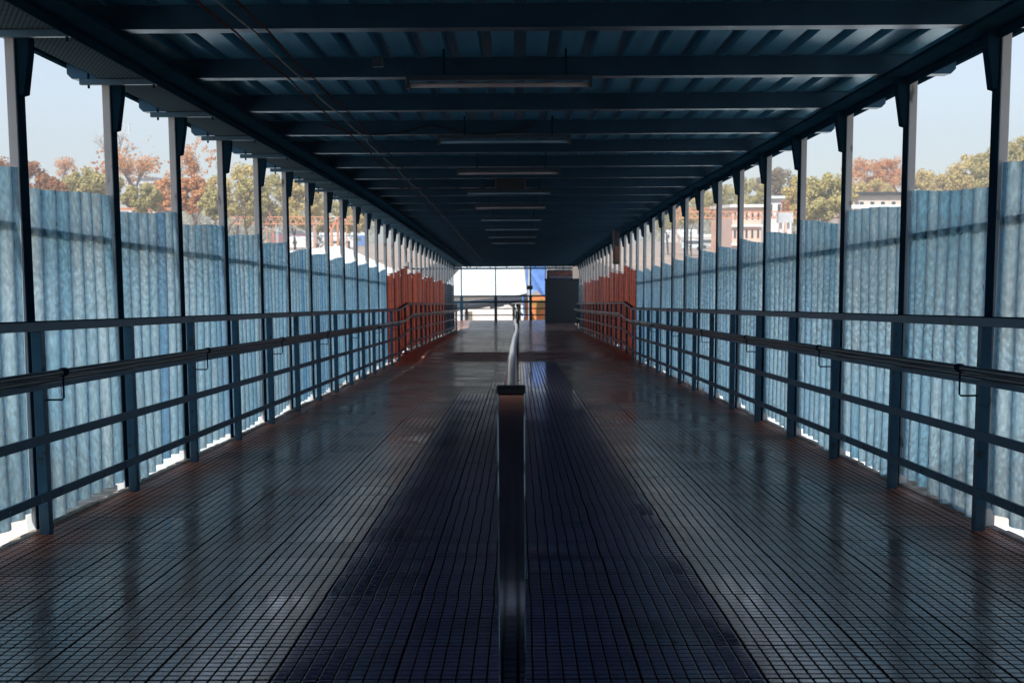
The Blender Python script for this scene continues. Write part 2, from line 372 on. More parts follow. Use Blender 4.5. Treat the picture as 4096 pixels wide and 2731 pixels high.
for (xa, xb) in ((-3.27, -3.225), (3.175, 3.22)):
    b = MB()
    for a, c in zip(yr[:-1], yr[1:]): b.box(xa, xb, a, c, .10, .25, bz)
    b.build('fascia', M['girder'], roof)
for (xa, xb, za, zb_) in ((2.60, 2.795, -.028, -.004), (-2.50, -2.30, -.035, -.004)):
    b = MB()
    for a, c in zip(yr[:-1], yr[1:]):
        b.box(xa, xb, a, c, za, zb_, bz)
        b.box(xa + .0 if xa < 0 else xb - .012, xa + .012 if xa < 0 else xb, a, c, za - .05, za - .001, bz)
    b.build('girder', M['girder'], roof)
b = MB(); b.box(-3.2, 3.15, YR1 - .12, YR1 - .02, -.04, .16, bz); b.build('end_trim', M['girder'], roof)

# ------------------------------------------------------------------ cable tray under the left eaves
tray = empty('cable_tray', (-2.72, YR0, bz(YR0)), 'perforated dark metal cable tray hung under the left eaves', 'cable tray')
b = MB()
for a, c in zip(yr[:-1], yr[1:]):
    b.box(-2.94, -2.53, a, c, -.018, -.012, bz)
b.build('tray_base', M['tray'], tray)
for xx in (-2.946, -2.529):
    b = MB()
    for a, c in zip(yr[:-1], yr[1:]): b.box(xx, xx + .005, a, c, -.018, .06, bz)
    b.build('tray_side', M['girder'], tray)
for y in YC:
    b = MB(); yy = y - .12; z = bz(yy)
    b.box(-3.08, -2.52, yy, yy + .045, z - .062, z - .02)
    b.build('hanger_bar', M['steel'], tray, bevel=.003)
    for xx in (-3.02, -2.56):
        b = MB(); b.tube([(xx, yy + .022, z - .085), (xx, yy + .022, z + .13)], .009, 6); b.build('hanger_rod', M['girder'], tray)
# conductors and cables
def cable(name, x, dz, r, mat, lab, sag=.02, n0=0):
    b = MB(); pts = []
    y = YR0 + .3
    while y < 50:
        k = ((y - YC[0]) / S0) % 1
        pts.append((x + .006 * math.sin(y * 1.7 + n0), y, bz(y) + dz - sag * 4 * k * (1 - k))); y += S0 / 5
    b.tube(pts, r, 6); return tag(b.build(name, mat), lab, 'cable', 'cables slung along the left of the ceiling')
cable('ceiling_cable', -1.62, -.012, .006, M['cable'], 'thin reddish cable running under the beams, farthest left of three')
cable('ceiling_cable', -1.52, -.010, .006, M['black'], 'thin black cable running under the beams, middle of three', n0=2)
cable('ceiling_cable', -1.43, -.012, .005, M['cable'], 'thin reddish cable running under the beams, nearest the lamps of three', n0=4)
for (ya, yb, xa, xb, sg, lb) in ((11.4, 11.6, -1.9, .2, .10, 'black cable looped along the beam beyond the second lamp'), (17.6, 17.8, -2.0, -.3, .13, 'black cable looped along the beam beyond the third lamp'),
                             (22.3, 22.4, -1.8, -.2, .15, 'black cable looped along the beam beyond the fifth lamp')):
    b = MB(); pts = []
    for k in range(25):
        u = k / 24; pts.append((xa + (xb - xa) * u, ya, bz(ya) + .09 - sg * abs(math.sin(u * math.pi * 2))))
    b.tube(pts, .008, 6); tag(b.build('looped_cable', M['black']), lb, 'cable')

# ------------------------------------------------------------------ tube lamps
for j in range(9):
    y = 8.05 + 3.126 * j; z = bz(y) - .125 + .02
    xc = -.12 + (.0 if j != 2 else .01)
    root = empty('tube_lamp', (xc, y, z), f'unlit fluorescent tube lamp hung from the ceiling, {ordn(j + 1)} from the near end', 'lamp', 'tube lamps along the ceiling')
    L = .64
    b = MB(); b.box(xc - L, xc + L, y - .03, y + .03, z + .028, z + .062); b.box(xc - L, xc - L + .02, y - .032, y + .032, z - .03, z + .027); b.box(xc + L - .02, xc + L, y - .032, y + .032, z - .03, z + .027)
    b.build('lamp_housing', M['housing'], root, bevel=.003)
    b = MB(); b.tube([(xc - L + .022, y, z - .005), (xc + L - .022, y, z - .005)], .0165, 12); b.build('tube', M['tube'] if j in (0, 2, 4) else M['tubeb'], root)
    for xx in (-.38, .46):
        b = MB(); b.tube([(xc + xx, y, z + .063), (xc + xx, y, deck_z(y) - .004)], .008, 6); b.build('hanger', M['girder'], root)
# small junction boxes by the nearest lamp
b = MB(); b.box(-.96, -.89, 7.78, 7.82, bz(7.8) - .03, bz(7.8) + .04); tag(b.build('junction_box', M['housing'], bevel=.004), 'small junction box on the beam left of the nearest tube lamp', 'junction box')
b = MB(); y = 17.0; b.box(-.32, .12, y, y + .12, bz(y) - .10, bz(y) + .10); tag(b.build('ceiling_box', M['black'], bevel=.01), 'black box fixed under the ceiling beyond the third tube lamp', 'box')

# ------------------------------------------------------------------ corrugated sheets
def sheet(side, i, y0, y1, mat, lab, grp, hh=2.10, low=.0, seed=0, amp=.027, pr=.195):
    rnd = random.Random(seed)
    s = -1 if side == 'left' else 1
    xc = s * (2.925 if s < 0 else 2.820)
    ym = (y0 + y1) / 2; tilt = rnd.uniform(-.008, .03)
    zt0 = fz(ym) + hh + rnd.uniform(-.015, .015); zb0 = fz(y0) - .012 + low + rnd.uniform(-.01, .01)
    nper = max(2, round((y1 - y0) / pr)); nu = nper * (12 if pr < .3 else 20); nv = 12
    ph = rnd.uniform(0, 6.28); lap = rnd.uniform(.45, .9); tamt = rnd.choice((0, .25, .5, .75))
    bm = bmesh.new(); lay = bm.verts.layers.float.new('tint'); V = []
    jit = [rnd.uniform(-.006, .006) for _ in range(nper + 2)]; tj = [rnd.uniform(-.012, .012) for _ in range(nper + 2)]
    for a in range(nu + 1):
        u = a / nu; y = y0 + (y1 - y0) * u; c = u * nper + ph / 6.28; k = int(u * nper)
        # skewed wave: one flank steeper than the other
        w = math.sin(2*math.pi*c + .45 * math.sin(2*math.pi*c)); col = []
        if pr > .3: w = math.tanh(2.6 * math.sin(2*math.pi*c)) * .85
        w *= min(1, u / .05, (1 - u) / .05)
        yj = tj[k] * math.sin(math.pi * ((u * nper) % 1))
        for q in range(nv + 1):
            v = q / nv
            zb = zb0 + tilt * (u - .5) + .012 * math.sin(9 * u + ph) + abs(jit[k]) * 2
            zt = zt0 + tilt * (u - .5) * 1.5 + .006 * math.sin(7 * u + ph)
            xx = xc + s * (-(amp + jit[k] * .5) * w) + .010 * math.sin(3.1 * v + 5 * u + ph)
            vt = bm.verts.new((xx, y + yj * math.sin(5 * v + ph + k) * .6, zb + (zt - zb) * v))
            tnt = 0.0
            if lap < u < lap + .45 / nper + .03: tnt = tamt
            if abs(w) > .2 and rnd.random() < .0: tnt = 0
            vt[lay] = tnt; col.append(vt)
        V.append(col)
    for a in range(nu):
        for q in range(nv):
            f = bm.faces.new((V[a][q], V[a+1][q], V[a+1][q+1], V[a][q+1]) if s < 0 else (V[a][q+1], V[a+1][q+1], V[a+1][q], V[a][q])); f.smooth = True
    bmesh.ops.translate(bm, vec=(-xc, -ym, -fz(ym)), verts=bm.verts)
    me = bpy.data.meshes.new('corrugated_sheet'); bm.to_mesh(me); bm.free(); me.materials.append(mat)
    o = bpy.data.objects.new('corrugated_sheet', me); C.objects.link(o); o.location = (xc, ym, fz(ym))
    return tag(o, lab, 'sheet', grp)
for side in ('left', 'right'):
    cnt = {'c': 0, 'r': 0, 'd': 0}
    yo0, yo1 = (26.2, 46.2) if side == 'left' else (27.2, 49.3)
    for i in range(len(YC)):
        y0 = YC[i] + .108; y1 = (YC[i+1] if i + 1 < len(YC) else YE) - .002
        ym = (y0 + y1) / 2
        vis = i >= K0 - 1
        if not (yo0 < ym < yo1):
            if ym < 30:
                cnt['c'] += vis; n = cnt['c']
                lab = f'translucent pale blue corrugated sheet, {ordn(n)} bay from the near end on the {SN[side]} side' if vis else f'translucent pale blue corrugated sheet behind the viewer on the {SN[side]} side'
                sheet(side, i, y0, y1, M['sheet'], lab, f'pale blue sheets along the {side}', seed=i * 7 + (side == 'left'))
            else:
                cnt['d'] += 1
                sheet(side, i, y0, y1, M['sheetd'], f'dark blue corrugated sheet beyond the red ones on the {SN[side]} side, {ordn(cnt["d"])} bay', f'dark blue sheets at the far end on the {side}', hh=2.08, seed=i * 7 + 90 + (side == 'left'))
        else:
            cnt['r'] += 1
            sheet(side, i, y0, y1, M['sheeto'], f'rusty red corrugated sheet, {ordn(cnt["r"])} of the red bays on the {SN[side]} side', f'rusty red sheets along the {side}', hh=2.06 + .05 * (i % 3), low=.03, seed=i * 7 + 50 + (side == 'left'), amp=.045, pr=.72)
# girts behind the sheets
for side, xg in (('left', -2.974), ('right', 2.869)):
    b = MB(); pts = []
    for i in range(len(YC) - 1):
        if YC[i] > 27: break
        ym = YC[i] + .06
        pts.append((xg, YC[i] + .112, fz(YC[i]) + 1.80)); pts.append((xg, YC[i+1] - .002, fz(YC[i+1]) + 1.80 + .02))
    for a in range(0, len(pts), 2): b.bar(pts[a], pts[a+1], .036, .052)
    tag(b.build('girt_rail', M['girder']), f'dark girt rail seen as a shadow behind the translucent sheets of the {SN[side]} side', 'rail')

# ------------------------------------------------------------------ side railings
def follow(b, x0, x1, za, zb_, ya, yb, bev=0):
    cuts = sorted({ya, yb, *[c for c in (YK1 - .5, YK1, YK2, YK2 + .0001) if ya < c < yb]})
    for a, c in zip(cuts[:-1], cuts[1:]): b.box(x0, x1, a, c, za, zb_, fz)
def railing(side):
    s = -1 if side == 'left' else 1
    xp = 2.80 if s < 0 else 2.715
    X = lambda a, c: (min(s * a, s * c), max(s * a, s * c))
    root = empty('side_railing', (s * xp, YC[0], fz(YC[0])), f'steel railing with four rails and a handrail pipe along the {SN[side]} side', 'railing', 'railings along both walls')
    YA, YB = -4.0, YE
    posts = [Z1 + S0 * k for k in range(-7, 30)]; posts = [y for y in posts if -3.8 < y < YE - .1] + [YE - .06]
    for y in posts:
        b = MB(); x0, x1 = X(xp - .028, xp + .032); b.box(x0, x1, y, y + .06, -.02, 1.205, lambda q, y=y: fz(y)); b.build('post', M['steel'], root, bevel=.003)
    for (h0, h1, dx, nm) in ((1.207, 1.258, .034, 'top_rail'), (.865, .915, .033, 'rail'), (.545, .60, .033, 'rail'), (.205, .258, .033, 'rail')):
        b = MB(); x0, x1 = X(xp - .03 - .004, xp - .03 + .012) if nm == 'rail' else X(xp - .034, xp + .03)
        follow(b, x0, x1, h0, h1, YA, YB)
        b.build(nm, M['steel'], root)
        if nm == 'top_rail':
            b = MB(); x0, x1 = X(xp - .039, xp + .034); follow(b, x0, x1, h1 + .001, h1 + .007, YA, YB); b.build('top_cap', M['girder'], root)
    # bolts on the lowest rail
    y = 5.0
    rr = random.Random(5)
    while y < 17:
        b = MB(); b.ball((s * (xp - .036), y, fz(y) + .232 + rr.uniform(-.006, .006)), .0075, 6); b.build('bolt', M['chrome'], root); y += rr.choice((.14, .42, .55, .3))
    # two handrail pipes on U-shaped brackets
    ylist = [YA]
    while ylist[-1] < 60: ylist.append(ylist[-1] + .78)
    for (off, h, r, nm) in ((.135, .965, .021, 'handrail_pipe'), (.085, .925, .021, 'handrail_pipe')):
        for part, (a, c), mt in (('n', (YA, 22.0), M['pipe']), ('f', (22.0, 52.3), M['pipe_pale'] if off > .1 else M['pipe'])):
            yy = sorted({a, c, *[q for q in ylist if a < q < c], *[q for q in (YK1 - .9, YK1 - .8, YK1 + .1, YK2 - .3, YK2) if a < q < c]})
            def pz(q):
                return fz(q) + h
            pts = [(s * (xp - off), q, pz(q) + (.0 if mt == M['pipe'] else .004 * math.sin(q * 5))) for q in yy]
            b = MB(); b.tube(pts, r if mt == M['pipe'] else .024, 10); b.build(nm, mt, root)
    q = 22.6
    while q < 52:
        b = MB(); b.tube([(s * (xp - .135), q - .02, fz(q - .02) + .965), (s * (xp - .135), q + .02, fz(q + .02) + .965)], .029, 10); q += 1.55
        b.build('pipe_tie', M['girder'], root)
    for k, y in enumerate(posts):
        if k % 2 == 1 or y < 3: continue
        yb = y + .0; f = fz(y)
        b = MB(); b.tube([(s * (xp - .03), yb + .03, f + .80), (s * (xp - .125), yb + .03, f + .80), (s * (xp - .135), yb + .03, f + .81), (s * (xp - .135), yb + .03, f + .945)], .006, 6)
        b.tube([(s * (xp - .135), yb - .0, f + .965), (s * (xp - .135), yb + .06, f + .962)], .026, 10)
        b.build('bracket', M['girder'], root)
    return root
railing('left'); railing('right')

# ------------------------------------------------------------------ centre railing
cr_root = empty('centre_railing', (-.02, 3.8, fz(3.8)), 'polished steel divider railing running down the middle of the ramp', 'railing')
def cx(y): return -.03 + .008 * math.sin(y * .42 + .6) + (.0 if y < 9 else .013 * math.sin((y - 9) * .33))
py = 3.86
b = MB(); b.box(cx(py) - .047, cx(py) + .047, py, py + .075, fz(py) - .0, fz(py) + 1.045); po = b.build('post', M['chrome'], cr_root, bevel=.004)
b = MB(); b.box(cx(py) - .0495, cx(py) + .0495, py - .004, py + .079, fz(py) + 1.046, fz(py) + 1.066); b.build('cap', M['black'], po, bevel=.002)
posts = [5.5 + 1.85 * k for k in range(24)]; posts = [y for y in posts if y < 49.5]
for y in posts:
    x = cx(y)
    b = MB(); b.box(x - .022, x + .022, y, y + .044, fz(y), fz(y) + .985); p_ = b.build('post', M['chrome'], cr_root)
    b = MB(); b.box(x - .072, x + .072, y - .05, y + .09, .004, .014, fz); b.build('base_plate', M['chrome'], p_, bevel=.002)
ys_ = [py + .08 + .4 * k for k in range(int((49.6 - py) / .4))]
def seg(name, ya, yb, h, r, mat, dx=0):
    q = [ya] + [v for v in ys_ if ya < v < yb] + [yb]
    b = MB(); b.tube([(cx(v) + dx, v, fz(v) + h + .006 * math.sin(v * 1.1)) for v in q], r, 12); b.build(name, mat, cr_root)
seg('top_pipe', py + .08, 6.9, 1.02, .029, M['polished'])
seg('top_pipe', 6.9, 27.0, 1.005, .028, M['polished'])
seg('top_pipe', 27.0, 49.6, 1.005, .03, M['polished'])
for dx in (.012,):
    seg('middle_pipe', py + .08, 49.6, .70, .016, M['pipe'], .0)
    seg('lower_pipe', py + .08, 49.6, .38, .016, M['pipe'], .0)
ye = 49.7; x = cx(ye)
b = MB(); b.box(x - .085, x + .085, ye, ye + .14, fz(ye), fz(ye) + 1.0); po = b.build('end_post', M['black'], cr_root, bevel=.02)
b = MB(); b.tube([(x + .01, ye + .07, fz(ye) + .98), (x + .01, ye + .07, fz(ye) + 1.08)], .035, 8); b.ball((x + .01, ye + .07, fz(ye) + 1.15), .07, 12, 1.1); b.build('finial', M['black'], po)

# ------------------------------------------------------------------ far end: railing, frame, hoarding, banner
def px(xp_, Y): return at(xp_, 1200, Y).x
def pz_(yp, Y, xp_=2071): return at(xp_, yp, Y).z
YF = YEND
er = empty('end_railing', (px(1990, YF), YF, ZEND), 'dark steel railing and frame across the far end of the ramp', 'railing')
xe0, xe1 = px(1640, YF), px(2186, YF)
for (ya, yb) in ((1181, 1187), (1203, 1211), (1232, 1236), (1258, 1262)):
    b = MB(); b.box(xe0, xe1, YF, YF + .05, pz_(yb, YF), pz_(ya, YF)); b.build('rail', M['girder'], er)
ztop = pz_(1070, YF)
for xp_ in (1720, 1846, 1983, 2122):
    x = px(xp_, YF)
    b = MB(); b.box(x - .072, x + .072, YF - .06, YF - .002, ZEND, pz_(1183, YF)); b.build('post', M['girder'], er, bevel=.006)
    w = .028 if xp_ != 2122 else .04
    b = MB(); b.box(x - w, x + w, YF - .055, YF - .004, pz_(1183, YF) + .001, bz(YF) + .15); b.build('upright', M['girder'], er)
b = MB(); b.box(xe0, px(2290, YF), YF + .052, YF + .13, pz_(1077, YF), ztop); b.build('lintel', M['girder'], er)
b = MB()
for xa in (1880, 1905, 1960, 2025, 2100, 2140, 2190, 2222, 2252): b.box(px(xa, YF), px(xa, YF) + .05, YF + .06, YF + .10, ztop + .001, ztop + .22)
b.bar((px(1890, YF), YF + .08, ztop + .1), (px(1925, YF), YF + .08, ztop + .04), .03)
b.bar((px(2205, YF), YF + .08, ztop + .02), (px(2225, YF), YF + .08, ztop + .15), .03)
b.build('strut', M['girder'], er)
x = px(2118, YF); b = MB(); b.box(x - .14, x + .16, YF - .16, YF - .07, pz_(1158, YF), pz_(1142, YF)); tag(b.build('meter_box', M['black'], bevel=.01), 'black box fixed to the end frame in front of the blue tarpaulin', 'box')

YH = 56.4
hx0, hx1 = px(2180, YH), px(2300, YH) + .35
ho = empty('hoarding', ((hx0 + hx1) / 2, YH, ZEND), 'tall dark board wall at the right of the far end under the banner', 'hoarding')
b = MB(); b.box(hx0, hx1, YH, YH + .06, ZEND, pz_(1120, YH)); b.build('board', M['dark'], ho)
b = MB(); b.box(hx0 - .03, hx1, YH - .01, YH + .07, pz_(1120, YH) + .001, pz_(1117, YH) + .02); b.build('top_rail', M['girder'], ho)
for xx in (hx0 + .02, (hx0 + hx1) / 2, hx1 - .03):
    b = MB(); b.box(xx - .02, xx + .02, YH + .061, YH + .10, ZEND, bz(YH) + .18); b.build('post', M['girder'], ho)

YB_ = 56.2
bx0, bx1, bzt, bzb = px(2187, YB_), px(2291, YB_), pz_(1080, YB_), pz_(1118, YB_)
m, t, out = nt('banner_picture')
tc = N(t, 'ShaderNodeTexCoord'); sp_ = N(t, 'ShaderNodeSeparateXYZ', {0: tc.outputs['Generated']})
nz = N(t, 'ShaderNodeTexNoise', {'Vector': tc.outputs['Generated'], 'Scale': 6.0, 'Detail': 5.0})
c = mixc(t, ramp(t, nz.outputs[0], [(.42, 0.0), (.58, 1.0)]), (.05,.04,.055), (.16,.07,.065))
mid = N(t, 'ShaderNodeMapRange', {0: sp_.outputs[0], 1: .25, 2: .55, 3: 0.0, 4: 1.0})
c = mixc(t, mid.outputs[0], c, mixc(t, ramp(t, nz.outputs[0], [(.4, 0.0), (.6, 1.0)]), (.05,.02,.02), (.3,.09,.07)))
bb = N(t, 'ShaderNodeBsdfPrincipled', {'Base Color': c, 'Roughness': .5}); t.links.new(bb.outputs[0], out.inputs[0]); M['banner'] = m
M['bnavy'] = rough_mat('banner_navy', (.006,.02,.06), (.008,.026,.075), .5, bump=0)
M['bteal'] = rough_mat('banner_teal', (.01,.05,.07), (.014,.06,.085), .5, bump=0)
M['bcream'] = rough_mat('banner_cream', (.35,.31,.27), (.4,.36,.32), .6, bump=0)
M['btext'] = rough_mat('banner_text', (.5,.5,.6), (.55,.55,.65), .5, bump=0)
ban = empty('banner', ((bx0 + bx1) / 2, YB_, bzb), 'printed academy banner hung above the dark board wall', 'banner')
H_ = bzt - bzb; W_ = bx1 - bx0
b = MB(); b.box(bx0, bx1, YB_, YB_ + .02, bzb, bzt); b.build('panel', M['bcream'], ban)
b = MB(); b.box(bx0 + .01, bx1 - .01, YB_ - .006, YB_ - .001, bzb + H_ * .34, bzb + H_ * .82); b.build('picture', M['banner'], ban)
b = MB(); b.box(bx0, bx1, YB_ - .006, YB_ - .001, bzb, bzb + H_ * .335); b.build('name_strip', M['bnavy'], ban)
b = MB(); b.box(bx0 + W_ * .05, bx1 - W_ * .07, YB_ - .010, YB_ - .007, bzb + H_ * .83, bzb + H_ * .99); b.build('heading_strip', M['bteal'], ban)
def text(name, s, x, z, size, mat, parent, y):
    cu = bpy.data.curves.new(name, 'FONT'); cu.body = s; cu.size = size; cu.align_x = 'CENTER'; cu.align_y = 'CENTER'; cu.extrude = .002
    tmp = bpy.data.objects.new(name + '_c', cu); C.objects.link(tmp)
    dg = bpy.context.evaluated_depsgraph_get(); me = bpy.data.meshes.new_from_object(tmp.evaluated_get(dg))
    bpy.data.objects.remove(tmp)
    me.transform(Matrix.Translation((x, y, z)) @ Matrix.Rotation(R(90), 4, 'X'))
    me.materials.clear(); me.materials.append(mat)
    o = bpy.data.objects.new(name, me); C.objects.link(o); o.parent = parent; o.matrix_parent_inverse = Matrix.Translation(-parent.location); return o
text('lettering', 'MACRO VISION ACADEMY', bx0 + W_ * .56, bzb + H_ * .22, .098, M['btext'], ban, YB_ - .012)
b = MB(); b.tube([(bx0 + W_ * .065, YB_ - .012, bzb + H_ * .18), (bx0 + W_ * .065, YB_ - .007, bzb + H_ * .18)], .055, 16)
b.build('emblem', M['bteal'], ban)
for xx in (bx0 + .15, bx0 + W_ * .5, bx1 - .15):
    b = MB(); b.tube([(xx, YB_ + .01, bzt), (xx, YB_ + .01, bz(YB_) + .1)], .012, 6); b.build('hanger', M['girder'], ban)

# sign seen edge-on, hanging from the right of the ceiling
y = 28.6; x0 = px(2456, y); x1 = px(2478, y)
hs = empty('hanging_sign', (x0, y, pz_(1055, y, 2466)), 'dark narrow sign box hanging from the ceiling on the right', 'sign')
b = MB(); b.box(x0, x1, y, y + .5, pz_(1057, y, 2466), bz(y) - .02); b.build('sign_box', M['black'], hs, bevel=.006)
b = MB(); b.box(x0 + .02, x1 - .02, y - .008, y - .001, pz_(1050, y, 2466), pz_(985, y, 2466)); b.build('sign_face', M['rust'], hs)
# small electrical box with its wire on a left column
yk = [v for v in YC if v > 29][0]
b = MB(); x = -2.90; z = pz_(1060, yk, 1618); b.box(x - .03, x + .06, yk - .08, yk - .004, z - .1, z + .08); bo = b.build('switch_box', M['whitew'], bevel=.006); tag(bo, 'small white switch box wired to a column on the left', 'switch box')
b = MB(); b.tube([(x + .01, yk - .05, z + .08), (x - .01, yk - .06, z + .3), (x - .06, yk - .05, z + .5)], .008, 6); b.build('wire', M['black'], bo)

# ------------------------------------------------------------------ outside: ground, roofs, yard
GZ = -8.0
M['ground'] = rough_mat('dusty_ground', (.26,.2,.16), (.38,.31,.26), .95, scale=.15, bump=.3)
b = MB(); b.poly([(-450, -450, GZ), (450, -450, GZ), (450, 450, GZ), (-450, 450, GZ)])
tag(b.build('ground', M['ground'], recalc=False), 'dusty pale ground of the station yard', kind='structure')

def ribbed(b, x0, x1, y0, y1, zf, per=.9, h=.05):
    """standing-seam sheet: seams run along x, plane height zf(x, y)"""
    V = []; yv = y0; prof = []
    while yv < y1: prof += [(yv, 0), (yv + per * .8, 0), (yv + per * .84, h), (yv + per * .96, h)]; yv += per
    prof.append((min(yv, y1 + per), 0)); prev = None
    for (yy, hh) in prof:
        cur = [b.bm.verts.new((x, yy, zf(x, yy) + hh)) for x in (x0, x1)]
        if prev: b.bm.faces.new((prev[0], prev[1], cur[1], cur[0]))
        prev = cur
def gable(name, lab, x0, xr, x1, y0, y1, ze, zr, wallmat, ze1=None):
    ze1 = ze if ze1 is None else ze1
    root = empty(name, ((x0 + x1) / 2, y0, GZ), lab, 'shed')
    b = MB()
    ribbed(b, x0, xr, y0, y1, lambda x, y: ze + (zr - ze) * (x - x0) / (xr - x0))
    ribbed(b, xr, x1, y0, y1, lambda x, y: zr + (ze1 - zr) * (x - xr) / (x1 - xr))
    o = b.build('roof', M['wroof'], root); mo = o.modifiers.new('s', 'SOLIDIFY'); mo.thickness = .05
    for yy in (y0 + .4, y1 - .6):
        b = MB(); b.box(x0 + .4, x1 - .4, yy, yy + .2, GZ, min(ze, ze1) - .15); b.build('wall', wallmat, root)
    k = y0 + .8
    while k < y1 - 1:
        for xx in (x0 + .5, x1 - .5): b = MB(); b.box(xx - .1, xx + .1, k, k + .2, GZ, min(ze, ze1) - .12); b.build('post', M['gal'], root)
        k += 8
    b = MB(); b.box(x0 - .05, x0 + .05, y0, y1, ze - .35, ze - .06); b.build('gutter', M['slate'], root)
    b = MB(); b.box(x1 - .05, x1 + .05, y0, y1, ze1 - .35, ze1 - .06); b.build('gutter', M['slate'], root)
    return root
ZB = -2.2
b = MB()
for xa_, xb_ in ((-130, -8.4), (8.4, 130)):
    b.prism([(xa_, 84, GZ), (xa_, 88, ZB), (xa_, 300, ZB), (xa_, 304, GZ)], (xb_ - xa_, 0, 0))
tag(b.build('yard_ground', M['ground']), 'raised dusty ground of the railway yard', kind='structure')
gable('platform_shed', 'long white ridged platform roof below the ramp on the left', -17.5, -13.0, -5.6, 19, 85, -1.4, .1, M['cream'], -3.4)
gable('platform_shed', 'white ridged platform roof below the ramp on the right', 5.6, 9.5, 17.0, 20, 86, -3.4, -2.0, M['cream'], -2.6)
# low white canopies close under the ramp edges
for sd, x0, x1, y0, lab in (('left', -9.0, -3.4, 19.0, 'low white ribbed canopy just under the left edge of the ramp'), ('right', 3.4, 9.0, 9.0, 'low white ribbed canopy just under the right edge of the ramp')):
    root = empty('low_canopy', ((x0 + x1) / 2, y0, GZ), lab, 'canopy')
    b = MB(); ribbed(b, x0, x1, y0, 56, lambda x, y: -4.1 + .04 * abs(x) * .5 - .004 * y, per=.5, h=.035); o = b.build('roof', M['wroof'], root); mo = o.modifiers.new('s', 'SOLIDIFY'); mo.thickness = .04
    k = y0 + 1
    while k < 56:
        b = MB(); b.box((x0 + x1) / 2 - .12, (x0 + x1) / 2 + .12, k, k + .24, GZ, -4.2); k += 9; b.build('post', M['gal'], root)

# white hall straight ahead
root = empty('station_hall', (at(1900, 1180, 100).x, 98, GZ), 'large white-roofed hall straight ahead beyond the far railing', 'hall')
xa, xb = at(1880, 1180, 98).x, at(2108, 1180, 98).x
b = MB(); ribbed(b, xa - 3, xb, 98, 150, lambda x, y: pz_(1183, 98) + (pz_(1060, 150) - pz_(1183, 98)) * (y - 98) / 52, per=1.6, h=.05)
o = b.build('roof', M['wroof'], root); mo = o.modifiers.new('s', 'SOLIDIFY'); mo.thickness = .08
b = MB(); b.box(xa - 2.6, xb - .3, 98.6, 98.9, GZ + 1.3, pz_(1189, 98)); b.build('wall', M['pink'] if False else M['whitew'], root)
b = MB(); b.box(xa - 2.6, xb + 1.5, 97.2, 98.5, GZ, GZ + 1.2); b.build('plinth', M['cream'], root)

# dark sloping canopy seen through the far railing, with brace and posts
YD = 70
cn = empty('sloping_canopy', (at(1960, 1220, YD).x, YD, GZ), 'dark sloping footbridge canopy behind the far railing', 'canopy')
b = MB(); b.prism([at(1790, 1233, YD), at(1790, 1246, YD), at(1925, 1232, YD), at(2100, 1206, YD), at(2110, 1203, YD), at(2110, 1190, YD), at(2080, 1198, YD)], (0, 5, 0)); b.build('roof', M['slate'], cn)
b = MB(); b.bar(at(2034, 1210, YD - .1), at(2092, 1262, YD - .1), .14); b.build('brace', M['slate'], cn)
b = MB(); b.bar(at(2090, 1186, YD - .2), at(2098, 1268, YD - .2), .09); b.build('pipe', M['coach'], cn)
for xx in (1866, 2055, 2078):
    p1 = at(xx, 1215, YD + .5); b = MB(); b.box(p1.x - .08, p1.x + .08, YD + .3, YD + .5, GZ, p1.z); b.build('post', M['slate'], cn)
b = MB(); b.prism([at(1960, 1224, YD - .4), at(1960, 1234, YD - .4), at(2016, 1225, YD - .4), at(2015, 1214, YD - .4)], (0, .3, 0)); b.build('gutter', M['slate'], cn)

# orange planted wall and blue tarpaulin at right of the far view
m, t, out = nt('planted_wall'); p = pos(t, (1,1,1))
n1 = N(t, 'ShaderNodeTexNoise', {'Vector': p, 'Scale': 2.2, 'Detail': 6.0, 'Roughness': .6, 'Distortion': .6})
c = mixc(t, ramp(t, n1.outputs[0], [(.44, 0.0), (.54, 1.0)]), (.62,.2,.07), (.3,.2,.05))
bb = N(t, 'ShaderNodeBsdfPrincipled', {'Base Color': c, 'Roughness': .9}); t.links.new(bb.outputs[0], out.inputs[0]); M['plantwall'] = m
YW = 74
b = MB(); p0, p1 = at(2098, 1183, YW), at(2260, 1183, YW); b.box(p0.x, p1.x, YW, YW + .4, GZ, p0.z); tag(b.build('garden_wall', M['plantwall']), 'orange brick wall behind the far railing, overgrown', 'wall')
b = MB(); YT = 72
def tp(x, y, k): 
    v = at(x, y, YT); v.y += .18 * math.sin(k); return v
b.prism([tp(2104, 1060, 0), tp(2103, 1110, 1), tp(2107, 1150, 2), tp(2113, 1182, 3), tp(2150, 1162, 2), tp(2168, 1183, 1), tp(2182, 1184, 0), tp(2184, 1140, 2), tp(2186, 1060, 3)], (0, .05, 0))
tag(b.build('blue_tarpaulin', M['tarp']), 'bright blue tarpaulin hung behind the end frame', 'tarpaulin')
b = MB(); p1 = at(2116, 1060, 68); b.box(p1.x - .05, p1.x + .05, 68, 68.1, GZ, p1.z); tag(b.build('lattice_pole', M['gal']), 'pale slotted pole in front of the blue tarpaulin', 'pole')
b = MB(); p1 = at(1858, 1246, 84)
for k in range(6): q = at(1858 + k * 6, 1246, 84); b.box(q.x - .09, q.x + .09, 84, 84.2, GZ, q.z)
tag(b.build('picket_fence', M['cream']), 'pale slatted fence behind the left of the far railing', 'fence')
# bird
pb = at(1968, 1126, 60); b = MB(); b.ball(pb, .035, 8, .8)
b.poly([pb + Vector((0, 0, .01)), pb + Vector((-.10, .02, -.015)), pb + Vector((-.03, .05, 0))]); b.poly([pb + Vector((0, 0, .01)), pb + Vector((.10, .02, .03)), pb + Vector((.03, .05, 0))])
tag(b.build('bird', M['girder']), 'small dark bird flying beyond the far railing', 'bird')

